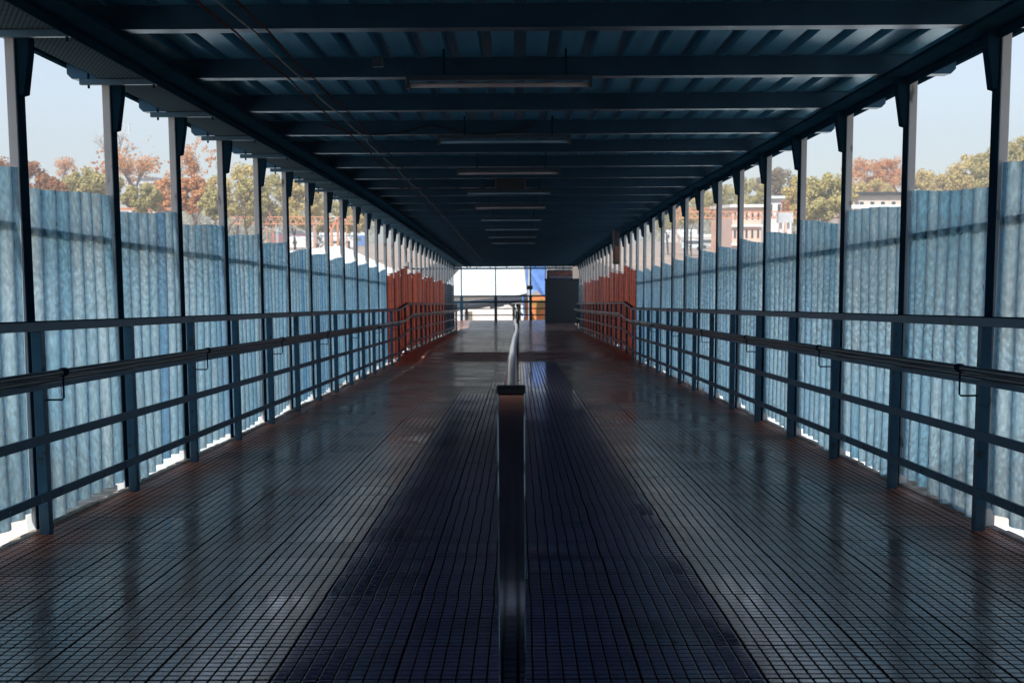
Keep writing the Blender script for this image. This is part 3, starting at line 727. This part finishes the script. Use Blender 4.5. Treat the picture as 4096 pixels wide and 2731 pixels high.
# ------------------------------------------------------------------ catenary gantries
def truss(b, p, q, h, n, w=.09):
    p, q = Vector(p), Vector(q); up_ = Vector((0, 0, h))
    b.bar(p, q, w); b.bar(p + up_, q + up_, w)
    for k in range(n):
        a = p.lerp(q, k / n); c = p.lerp(q, (k + .5) / n) + up_; d = p.lerp(q, (k + 1) / n)
        b.bar(a, c, w * .7); b.bar(c, d, w * .7)
def gantry(lab, x0, x1, yt, yb, Y, mat, masts, matm=None, ybase=None, w=.1, dy=0):
    p, q = at(x0, yb, Y), at(x1, yb, Y + dy); h = at(x0, yt, Y).z - p.z
    root = empty('track_gantry', (p.x, Y, GZ), lab, 'gantry', 'gantries over the tracks')
    b = MB(); truss(b, p, q, h, max(4, int((q - p).length / h)), w); b.build('girder', mat, root)
    for (xm, wd) in masts:
        a = at(xm, yb, Y); b = MB()
        if wd > .15:
            for sx_ in (-wd / 2, wd / 2): b.bar((a.x + sx_, Y + .1, GZ), (a.x + sx_, Y + .1, a.z + h), .09)
            k = GZ
            while k < a.z: b.bar((a.x - wd/2, Y + .1, k), (a.x + wd/2, Y + .1, k + .8), .05); b.bar((a.x + wd/2, Y + .1, k + .8), (a.x - wd/2, Y + .1, k + 1.6), .05); k += 1.6
        else: b.bar((a.x, Y + .1, GZ), (a.x, Y + .1, a.z + h), wd)
        b.build('mast', matm or mat, root)
gantry('orange lattice gantry spanning the tracks on the left', 925, 1420, 868, 896, 105, M['orange'], ((1078, .6), (1257, .14), (1375, .5)))
gantry('thin orange gantry low over the nearer left sheets', 480, 700, 833, 839, 95, M['orange'], ((600, .14),))
gantry('pale galvanised lattice gantry on the left, longer of two', 854, 1034, 818, 832, 118, M['gal'], ((1064, .14),), w=.12)
gantry('pale galvanised lattice gantry on the left, shorter of two', 1082, 1220, 818, 830, 122, M['gal'], ((1105, .16), (1256, .3)), w=.12)
gantry('orange lattice gantry spanning the tracks on the right', 2715, 3430, 847, 872, 102, M['orange'], ((2750, .14), (2860, .5), (3130, .5)))
gantry('second orange gantry farther back on the right', 2640, 3010, 832, 846, 130, M['orange'], ((2700, .5), (2905, .14)))
# Y-shaped orange support and leaning stays
root = empty('orange_mast', (at(1330, 900, 88).x, 88, GZ), 'orange twin-legged mast with a raking top on the left', 'mast')
b = MB(); b.bar(at(1326, 915, 88), Vector((at(1328, 915, 88).x, 88, GZ)), .2); b.bar(at(1326, 918, 88), at(1348, 880, 88), .16); b.bar(at(1326, 918, 88), at(1305, 890, 88), .12)
b.bar(at(1350, 870, 88), Vector((at(1352, 915, 88).x, 88, GZ)), .16); b.build('frame', M['orange'], root)
b = MB()
for (xa, ya) in ((1290, 845), (1300, 862), (1300, 892)): b.bar(at(1352, 872, 88), at(xa, ya, 88), .05)
b.build('stay', M['gal'], root)
# wires
b = MB()
for (xa, ya, Ya, xb_, yb_, Yb) in ((930, 870, 104, 1400, 1010, 86), (1060, 830, 118, 1330, 1000, 90), (1000, 850, 110, 1290, 950, 90), (930, 905, 98, 1050, 880, 104)):
    b.bar(at(xa, ya, Ya), at(xb_, yb_, Yb), .04)
tag(b.build('overhead_wires', M['gal'], ), 'slanting overhead wires and stays over the left tracks', 'wires')

# ------------------------------------------------------------------ trains and vehicles
def coach(lab, x0, x1, yt, yb, Y, mat, roofmat, grp='coaches standing in the yard'):
    p0, p1 = at(x0, yb, Y), at(x1, yt, Y); p0.z = ZB + .15; root = empty('railway_coach', ((p0.x + p1.x) / 2, Y, GZ), lab, 'coach', grp)
    z0, z1 = p0.z, p1.z; h = z1 - z0
    b = MB(); b.box(p0.x, p1.x, Y, Y + 3, z0, z1 - h * .22); b.build('body', mat, root, bevel=.06)
    b = MB(); b.prism([(p0.x, Y - .02, z1 - h * .215), (p0.x, Y + .5, z1 - .03), (p0.x, Y + 1.5, z1 + .06), (p0.x, Y + 2.5, z1 - .03), (p0.x, Y + 3.02, z1 - h * .215)], (p1.x - p0.x, 0, 0)); b.build('roof', roofmat, root)
    n = max(3, int((p1.x - p0.x) / 2.2))
    for k in range(n):
        xx = p0.x + (k + .3) * (p1.x - p0.x) / n
        b = MB(); b.box(xx, xx + .8, Y - .015, Y - .002, z0 + h * .36, z0 + h * .6); b.build('window', M['win'], root)
    return root
coach('white roofed coach behind the left sheets', 1155, 1420, 946, 992, 215, M['whitew'], M['wroof'])
coach('blue coach with white roof in the left yard', 1240, 1460, 930, 952, 240, M['coach'], M['wroof'])
coach('maroon coach in shade under the left gantry', 1085, 1230, 925, 950, 262, M['coachr'], M['slate'])
coach('pale coach with white roof in the right yard', 2720, 2905, 938, 962, 225, M['cream'], M['wroof'])
coach('white coach beyond the pale coach on the right', 2650, 2790, 918, 925, 262, M['whitew'], M['wroof'])
def van(lab, xc, yb, Y, mat):
    p = at(xc, yb, Y); p.z = ZB; root = empty('parked_van', p, lab, 'van', 'vehicles parked in the right yard')
    b = MB(); b.prism([p + Vector((-1.6, 0, .3)), p + Vector((1.6, 0, .3)), p + Vector((1.6, 0, .95)), p + Vector((1.1, 0, 1.7)), p + Vector((-1.45, 0, 1.75)), p + Vector((-1.6, 0, 1.3))], (0, 1.6, 0)); b.build('body', mat, root, bevel=.08)
    for dx in (-1, 1):
        b = MB(); b.tube([p + Vector((dx, -.03, .33)), p + Vector((dx, .2, .33))], .33, 12); b.build('wheel', M['black'], root)
    b = MB(); b.box(p.x - 1.2, p.x + 1.1, p.y - .012, p.y - .002, p.z + 1.0, p.z + 1.5); b.build('window', M['win'], root)
van('white van parked in the right yard, nearest the pink building', 2925, 968, 185, M['whitew'])
van('pale blue van parked in the right yard', 2842, 968, 190, M['gal'])
van('white van parked at the left of the right yard', 2770, 975, 178, M['wroof'])
b = MB()
for xp_ in (2925, 2935): p = at(xp_, 985, 120); p.z = ZB + .5; b.ball(p, .5, 10)
tag(b.build('white_drums', M['whitew']), 'pair of round white drums behind the right sheets', 'drums')

# ------------------------------------------------------------------ buildings
def block(name, lab, x0, x1, yt, Y, depth, mat, floors, cols, roofmat, yoff=0, trim=True):
    p0, p1 = at(x0, yt, Y), at(x1, yt, Y); zt = p0.z
    root = empty(name, ((p0.x + p1.x) / 2, Y, GZ), lab, 'building')
    b = MB(); b.box(p0.x, p1.x, Y, Y + depth, GZ, zt); b.build('wall', mat, root)
    b = MB(); b.box(p0.x - .3, p1.x + .3, Y - .4, Y + depth + .3, zt + .001, zt + .3); b.build('roof', roofmat, root)
    fh = (zt - GZ) / floors; cw = (p1.x - p0.x) / cols
    for f in range(floors):
        if trim:
            b = MB(); b.box(p0.x - .1, p1.x + .1, Y - .3, Y - .002, GZ + f * fh - .08, GZ + f * fh + .12); b.build('ledge', M['whitew'], root)
        for c_ in range(cols):
            xa = p0.x + (c_ + .3) * cw
            b = MB(); b.box(xa, xa + cw * .35, Y - .03, Y - .002, GZ + f * fh + fh * .35, GZ + f * fh + fh * .8); b.build('window', M['win'], root)
    return root
block('apartment_building', 'pink multi-storey building with pale ledges on the right', 2930, 3046, 830, 118, 12, M['pink'], 6, 5, M['whitew'])
block('office_building', 'plain white boxy building beside the pink one on the right', 3068, 3168, 795, 132, 10, M['whitew'], 4, 3, M['wroof'], trim=False)
block('low_building', 'low building with white piers and dark flat roof on the right', 3385, 3640, 782, 112, 10, M['cream'], 4, 6, M['slate'])
block('pale_house', 'pale grey house half hidden by bare trees on the left', 505, 572, 712, 170, 8, M['gal'], 4, 3, M['gal'])
block('pale_house', 'grey concrete house low between the left trees', 562, 615, 735, 160, 8, M['gal'], 5, 2, M['gal'])
b = MB(); p0, p1 = at(3400, 826, 104), at(3700, 826, 104); b.box(p0.x, p1.x, 104, 109, p0.z - .2, p0.z + .15); 
cc = empty('flat_canopy', (p0.x, 104, GZ), 'white flat canopy in front of the pillared building on the right', 'canopy'); b.build('roof', M['wroof'], cc)
for k in range(4): b = MB(); b.box(p0.x + 1 + k * 2, p0.x + 1.2 + k * 2, 106, 106.2, GZ, p0.z - .2); b.build('post', M['gal'], cc)
# bushing-type transformer on a pole, right yard
tf = empty('transformer', (at(3142, 850, 95).x, 95, GZ), 'pole-mounted transformer with brown ribbed insulators on the right', 'transformer')
for dx in (3132, 3150):
    b = MB(); p = at(dx, 845, 95); 
    for k in range(7): b.tube([p + Vector((0, 0, k * .12)), p + Vector((0, 0, k * .12 + .07))], .17, 10)
    b.tube([p, p + Vector((0, 0, .9))], .08, 8); b.build('insulator', M['rust'], tf)
b = MB(); p = at(3142, 862, 95); b.box(p.x - .6, p.x + .6, 94.8, 95.6, p.z - .6, p.z + .25); b.build('tank', M['gal'], tf)
b = MB(); b.bar((p.x - .5, 95.3, GZ), (p.x - .3, 95.3, p.z - .6), .2); b.bar((p.x + .5, 95.3, GZ), (p.x + .3, 95.3, p.z - .6), .2); b.build('pole', M['whitew'], tf)
# telecom mast
tm = empty('telecom_mast', (at(495, 700, 200).x, 200, GZ), 'hazy lattice telecom mast above the trees on the left', 'mast')
b = MB(); xs = [at(472, 600, 200).x, at(503, 600, 200).x]; zt = at(490, 481, 200).z
for xx in xs: b.bar((xx, 200, GZ), (xx, 200, zt), .14)
k = GZ
while k < zt - 1.5: b.bar((xs[0], 200, k), (xs[1], 200, k + 1.6), .07); b.bar((xs[0], 200, k + 1.6), (xs[1], 200, k + 1.6), .08); k += 1.6
b.build('lattice', M['column'], tm)
b = MB()
for xx in (460, 517): q = at(xx, 495, 200); b.bar((q.x, 199.8, q.z), (q.x, 199.8, q.z - 1.8), .22)
b.bar((at(460, 495, 200).x, 200, zt - 1), (at(517, 495, 200).x, 200, zt - 1), .08); b.bar((at(460, 495, 200).x, 200, zt - 2), (at(517, 495, 200).x, 200, zt - 2), .08)
b.build('antenna', M['column'], tm)

# ------------------------------------------------------------------ trees
def leafmat(name, a, b_, c):
    m, t, out = nt(name)
    p = pos(t, (1,1,1)); n = N(t, 'ShaderNodeTexNoise', {'Vector': p, 'Scale': .55, 'Detail': 4.0, 'Roughness': .7})
    at_ = N(t, 'ShaderNodeAttribute', attribute_name='leaf')
    col = mixc(t, ramp(t, n.outputs[0], [(.38, 0.0), (.62, 1.0)]), a, b_); col = mixc(t, ramp(t, at_.outputs[2], [(.3, 0.0), (1.0, .9)]), col, c)
    d = N(t, 'ShaderNodeBsdfDiffuse', {'Color': col}); tl = N(t, 'ShaderNodeBsdfTranslucent', {'Color': col}); mx = N(t, 'ShaderNodeMixShader', {0: .35, 1: d.outputs[0], 2: tl.outputs[0]})
    t.links.new(mx.outputs[0], out.inputs[0]); return m
LM = {'olive': leafmat('olive_leaves', (.30,.26,.10), (.46,.40,.16), (.56,.50,.26)), 'dark': leafmat('dark_leaves', (.14,.11,.06), (.27,.19,.10), (.34,.25,.14)),
      'rust': leafmat('rust_leaves', (.2,.09,.04), (.36,.16,.07), (.44,.25,.13)), 'orange': leafmat('orange_leaves', (.55,.2,.06), (.62,.32,.12), (.68,.44,.22)),
      'yellow': leafmat('yellow_leaves', (.48,.38,.13), (.60,.48,.2), (.66,.56,.3)), 'bare': leafmat('sparse_leaves', (.5,.38,.26), (.56,.42,.28), (.6,.5,.38))}
def tree(x, ytop, ybot, wpx, Y, kind, lab, leaves=5200, bare=False, ls=.2, seed=0, gapy=1.0, name='tree'):
    """a broad tree whose crown is centred at (x) and spans ytop..ybot in the view"""
    rnd = random.Random(seed); top = at(x, ytop, Y); bot = at(x, ybot, Y); base = Vector((top.x, Y, GZ)); H = top.z - GZ
    rx = wpx / 2 * Y / F; cz0 = bot.z; rz = (top.z - cz0) / 2; cen = Vector((top.x, Y, cz0 + rz))
    root = empty(name, base, lab, 'tree', 'trees beyond the station yard')
    b = MB(); tips = []
    def limb(p, d, L, r, lev):
        n = 4; pts = [p.copy()]; rr = [r]; q = p.copy(); dd = d.copy()
        if lev > 0: L = min(L, max(.4, (cen.z + rz * 1.0 - p.z) / max(.35, d.z + (.1 if bare else .25))))
        for k in range(n):
            dd = (dd + Vector((rnd.gauss(0, .16), rnd.gauss(0, .16), rnd.gauss(.03, .1)))).normalized(); q = q + dd * L / n; pts.append(q.copy()); rr.append(r * (1 - (.35 if bare else .5) * (k + 1) / n))
        b.tube(pts, rr, 5 if lev else 7, cap=False)
        tips.append((q.copy(), lev))
        if lev < (4 if bare else 3):
            for k in range(rnd.choice((3, 4)) if lev < 3 else 4):
                a = rnd.uniform(0, 6.28); sp__ = rnd.uniform(.35, .8) * (.55 if bare else 1); nd = (dd + Vector((math.cos(a) * sp__ * (rx / max(rz, .1)) ** .5, math.sin(a) * sp__, rnd.uniform(-.1, .3)))).normalized()
                limb(pts[rnd.choice((2, 3, 4))], nd, (L * rnd.uniform(.55, .75) if lev else rz * rnd.uniform(.6, .85)), rr[-1] * (.82 if bare else .7), lev + 1)
    limb(base, Vector((rnd.uniform(-.05, .05), 0, 1)), max(2.0, (cz0 - GZ) * .95 + rz * (.6 if bare else .25)), .010 * H + .08, 0)
    b.build('trunk', M['barkp'] if bare else M['bark'], root)
    # crown: leaf tufts gathered round clump centres spread over an uneven ellipsoid
    nb = rnd.randint(15, 22); cl = []
    for k in range(nb * 3):
        a = rnd.uniform(0, 6.28); e = rnd.uniform(-1, 1); rr_ = rnd.uniform(.35, .95) ** .6
        s_ = math.sqrt(1 - e * e); cl.append((cen + Vector((math.cos(a) * s_ * rx * rr_, math.sin(a) * s_ * rx * .7 * rr_, e * rz * rr_)), rnd.uniform(.14, .34) * min(rx, rz * 1.3)))
    if bare: cl = [(q, rnd.uniform(.3, .8)) for q, lv in tips if lv >= 1 and cen.z - rz < q.z < cen.z + rz * 1.05 and rnd.random() < .7] + [(q, r_ * rnd.uniform(.25, .6)) for q, r_ in cl[:nb * 2]]
    me = bpy.data.meshes.new('crown'); V = []; Fc = []; A = []
    for k in range(leaves):
        c_, r_ = cl[rnd.randrange(len(cl))]
        d = Vector((rnd.gauss(0, 1), rnd.gauss(0, 1), rnd.gauss(0, 1))).normalized() * r_ * rnd.uniform(.55, 1.05)
        p = c_ + d; nrm = (d.normalized() + Vector((rnd.gauss(0, .5), rnd.gauss(0, .5), rnd.gauss(0, .5)))).normalized()
        u = nrm.orthogonal().normalized(); v = nrm.cross(u); an = rnd.uniform(0, 6.28); u, v = u * math.cos(an) + v * math.sin(an), v * math.cos(an) - u * math.sin(an)
        L = ls * rnd.uniform(.6, 1.4); i0 = len(V)
        V += [p - u * L * .5, p + v * L * .35, p + u * L * .5, p - v * L * .35]; Fc.append((i0, i0+1, i0+2, i0+3)); g_ = rnd.random(); A += [g_] * 4
    me.from_pydata([tuple(q - base) for q in V], [], Fc); at__ = me.attributes.new('leaf', 'FLOAT', 'POINT'); at__.data.foreach_set('value', A)
    me.materials.append(LM[kind]); o = bpy.data.objects.new('crown', me); C.objects.link(o); o.parent = root
    return root
T = [ # x, ytop, ybot, width, Y, kind, label, leaves, bare
 (-40, 632, 800, 260, 92, 'rust', 'russet tree at the extreme left edge', 3000, 0),
 (115, 645, 800, 190, 92, 'rust', 'dark russet tree right of the leftmost column', 6500, 0),
 (205, 712, 810, 110, 88, 'rust', 'low russet bush beside the dark russet tree', 3200, 0),
 (300, 640, 800, 110, 128, 'orange', 'thin orange tree behind the first olive tree', 1400, 1),
 (345, 668, 810, 180, 96, 'olive', 'round olive tree between the first and second left columns', 7500, 0),
 (280, 700, 810, 90, 99, 'yellow', 'small yellowish tree at the left of the round olive one', 2600, 0),
 (420, 690, 820, 140, 98, 'olive', 'olive tree mostly hidden by the second left column', 5000, 0),
 (420, 585, 760, 130, 120, 'orange', 'orange tree rising behind the second left column', 2600, 1),
 (500, 555, 780, 150, 118, 'orange', 'tall thin orange tree just right of the second left column', 3000, 1),
 (585, 512, 760, 120, 135, 'bare', 'tall bare whitish tree with an upswept crown', 500, 1),
 (545, 570, 760, 120, 140, 'bare', 'bare grey tree left of the tall whitish one', 350, 1),
 (560, 742, 850, 175, 93, 'olive', 'rounded olive shrub tree beneath the bare trees', 7500, 0),
 (650, 610, 830, 150, 112, 'orange', 'orange tree left of the third left column', 1900, 1),
 (665, 690, 850, 90, 100, 'orange', 'bright orange bushy tree by the third left column', 3600, 0),
 (700, 600, 760, 100, 130, 'bare', 'bare tree behind the third left column', 300, 1),
 (790, 556, 800, 190, 104, 'orange', 'spreading tree with sparse orange leaves right of the third column', 2600, 1),
 (765, 705, 850, 130, 96, 'orange', 'dense red-orange tree under the spreading one', 6500, 0),
 (850, 745, 880, 110, 94, 'olive', 'olive tree left of the fourth left column', 4200, 0),
 (860, 700, 830, 120, 118, 'yellow', 'yellow-green tree behind the fourth left column', 3000, 0),
 (945, 640, 890, 180, 108, 'yellow', 'tall yellow-olive tree right of the fourth left column', 6500, 0),
 (1000, 700, 900, 150, 100, 'olive', 'olive tree near the fifth left column', 6000, 0),
 (1110, 680, 910, 190, 112, 'olive', 'large olive tree right of the fifth left column', 8000, 0),
 (1215, 720, 920, 170, 110, 'yellow', 'pale yellow-green tree by the sixth left column', 6000, 0),
 (1310, 790, 930, 150, 120, 'olive', 'olive tree by the seventh left column', 4500, 0),
 (1420, 820, 940, 160, 125, 'yellow', 'yellow-green tree by the eighth left column', 4000, 0),
 (2680, 800, 930, 170, 150, 'olive', 'farthest olive tree on the right above the yard', 3500, 0),
 (2790, 745, 900, 160, 140, 'yellow', 'yellow-olive tree above the right yard', 4500, 0),
 (2890, 735, 900, 170, 135, 'olive', 'olive tree behind the pink building', 5000, 0),
 (3010, 700, 880, 140, 126, 'olive', 'olive tree between pink and white buildings', 5000, 0),
 (3105, 664, 850, 170, 145, 'dark', 'dark olive tree behind the white boxy building', 8000, 0),
 (3205, 700, 900, 150, 104, 'yellow', 'yellow-olive tree left of the third right column', 6500, 0),
 (3310, 685, 900, 190, 100, 'olive', 'large olive tree beside the third right column', 9000, 0),
 (3390, 720, 830, 90, 112, 'yellow', 'yellow bush right of the third right column', 3000, 0),
 (3450, 640, 800, 170, 150, 'orange', 'orange tree behind the piered building, left of two', 6500, 0),
 (3560, 622, 800, 150, 152, 'orange', 'orange tree behind the piered building, right of two', 6000, 0),
 (3500, 720, 800, 180, 140, 'yellow', 'olive-brown trees directly above the piered building', 4500, 0),
 (3690, 680, 780, 130, 140, 'yellow', 'low yellow tree right of the second right column', 4200, 0),
 (3780, 700, 790, 130, 132, 'yellow', 'lowest yellow tree in the dip on the right', 4000, 0),
 (3880, 620, 790, 170, 126, 'yellow', 'golden tree left of the nearest right column', 7000, 0),
 (3970, 595, 790, 150, 118, 'olive', 'olive tree just left of the nearest right column', 7000, 0),
 (4090, 545, 760, 190, 108, 'olive', 'large olive tree at the right edge of the view', 8000, 0),
]
for k, (x, yt, yb, w, Y, kind, lab, nl, ba) in enumerate(T):
    tree(x, yt, yb, w, Y, kind, lab, int(nl * 1.35), bool(ba), ls=.16 if ba else .20, seed=300 + k)
# far wood closing the horizon
def wood(name, x0, x1, ytop, Y, kind, lab, n):
    rnd = random.Random(int(x0)); V = []; Fc = []; A = []; base = at((x0 + x1) / 2, 914, Y); base.z = GZ
    cl = []
    for k in range(int((x1 - x0) / 16)):
        xp_ = x0 + 16 * k + rnd.uniform(-8, 8); hh = ytop + rnd.uniform(-12, 22)
        for q in range(8): cl.append((at(xp_ + rnd.uniform(-12, 12), hh + 20 + q * 22, Y + rnd.uniform(-6, 6)), rnd.uniform(1.0, 1.9)))
    for k in range(n):
        c_, r_ = cl[rnd.randrange(len(cl))]; d = Vector((rnd.gauss(0, 1), rnd.gauss(0, 1), rnd.gauss(0, 1))).normalized() * r_ * 1.4
        p = c_ + d; u = Vector((rnd.gauss(0, 1), rnd.gauss(0, 1), rnd.gauss(0, 1))).normalized(); v = u.orthogonal().normalized(); L = .62 * rnd.uniform(.6, 1.4); i0 = len(V)
        V += [p - u * L * .5, p + v * L * .4, p + u * L * .5, p - v * L * .4]; Fc.append((i0, i0+1, i0+2, i0+3)); g_ = rnd.random(); A += [g_] * 4
    me = bpy.data.meshes.new(name); me.from_pydata([tuple(q - base) for q in V], [], Fc); a_ = me.attributes.new('leaf', 'FLOAT', 'POINT'); a_.data.foreach_set('value', A)
    me.materials.append(LM[kind]); o = bpy.data.objects.new(name, me); C.objects.link(o); o.location = base; tag(o, lab, kind='stuff')
wood('far_wood', 600, 1500, 800, 315, 'olive', 'far olive woodland behind the left yard', 14000)
wood('far_wood', 2600, 3400, 800, 320, 'olive', 'far olive woodland behind the right yard', 12000)

# ------------------------------------------------------------------ haze
m = bpy.data.materials.new('haze'); m.use_nodes = True; t = m.node_tree; t.nodes.clear(); out = t.nodes.new('ShaderNodeOutputMaterial')
v = t.nodes.new('ShaderNodeVolumePrincipled'); v.inputs['Color'].default_value = (.86,.93,1,1); v.inputs['Density'].default_value = .0022; v.inputs['Anisotropy'].default_value = .2
t.links.new(v.outputs[0], out.inputs['Volume'])
b = MB(); b.box(-460, 460, -460, 460, GZ - 1, 40); tag(b.build('haze', m), 'thin pale haze over the station yard', kind='stuff')

# ------------------------------------------------------------------ light
EL, AZ = 50.0, 200.0           # sun behind the viewer, slightly to the left
w = bpy.data.worlds.new('World'); sc.world = w; w.use_nodes = True; t = w.node_tree; t.nodes.clear()
sky = t.nodes.new('ShaderNodeTexSky'); sky.sky_type = 'NISHITA'; sky.sun_disc = False; sky.sun_elevation = R(EL); sky.sun_rotation = R(AZ)
sky.air_density = 1.0; sky.dust_density = .6; sky.ozone_density = 3.0
hs_ = N(t, 'ShaderNodeHueSaturation', {'Saturation': .66, 'Value': 1.0, 'Color': sky.outputs[0]})
bg = N(t, 'ShaderNodeBackground', {'Color': hs_.outputs[0], 'Strength': .094}); ow = t.nodes.new('ShaderNodeOutputWorld'); t.links.new(bg.outputs[0], ow.inputs[0])
sl = bpy.data.lights.new('sun', 'SUN'); sl.energy = 4.6; sl.angle = R(.53); sl.color = (1, .95, .87); so = bpy.data.objects.new('sun', sl); C.objects.link(so)
sd = Vector((math.sin(R(AZ)) * math.cos(R(EL)), math.cos(R(AZ)) * math.cos(R(EL)), math.sin(R(EL))))
so.rotation_euler = sd.to_track_quat('Z', 'Y').to_euler(); so.location = (0, 0, 30)
vs = sc.view_settings; vs.view_transform = 'Standard'; vs.look = 'None'; vs.exposure = 0.88; vs.gamma = 1
sc.cycles.max_bounces = 7; sc.cycles.diffuse_bounces = 3; sc.cycles.glossy_bounces = 3; sc.cycles.transparent_max_bounces = 8; sc.cycles.transmission_bounces = 3
sc.cycles.use_denoising = True; sc.cycles.sample_clamp_indirect = 4.0
sc.render.film_transparent = False
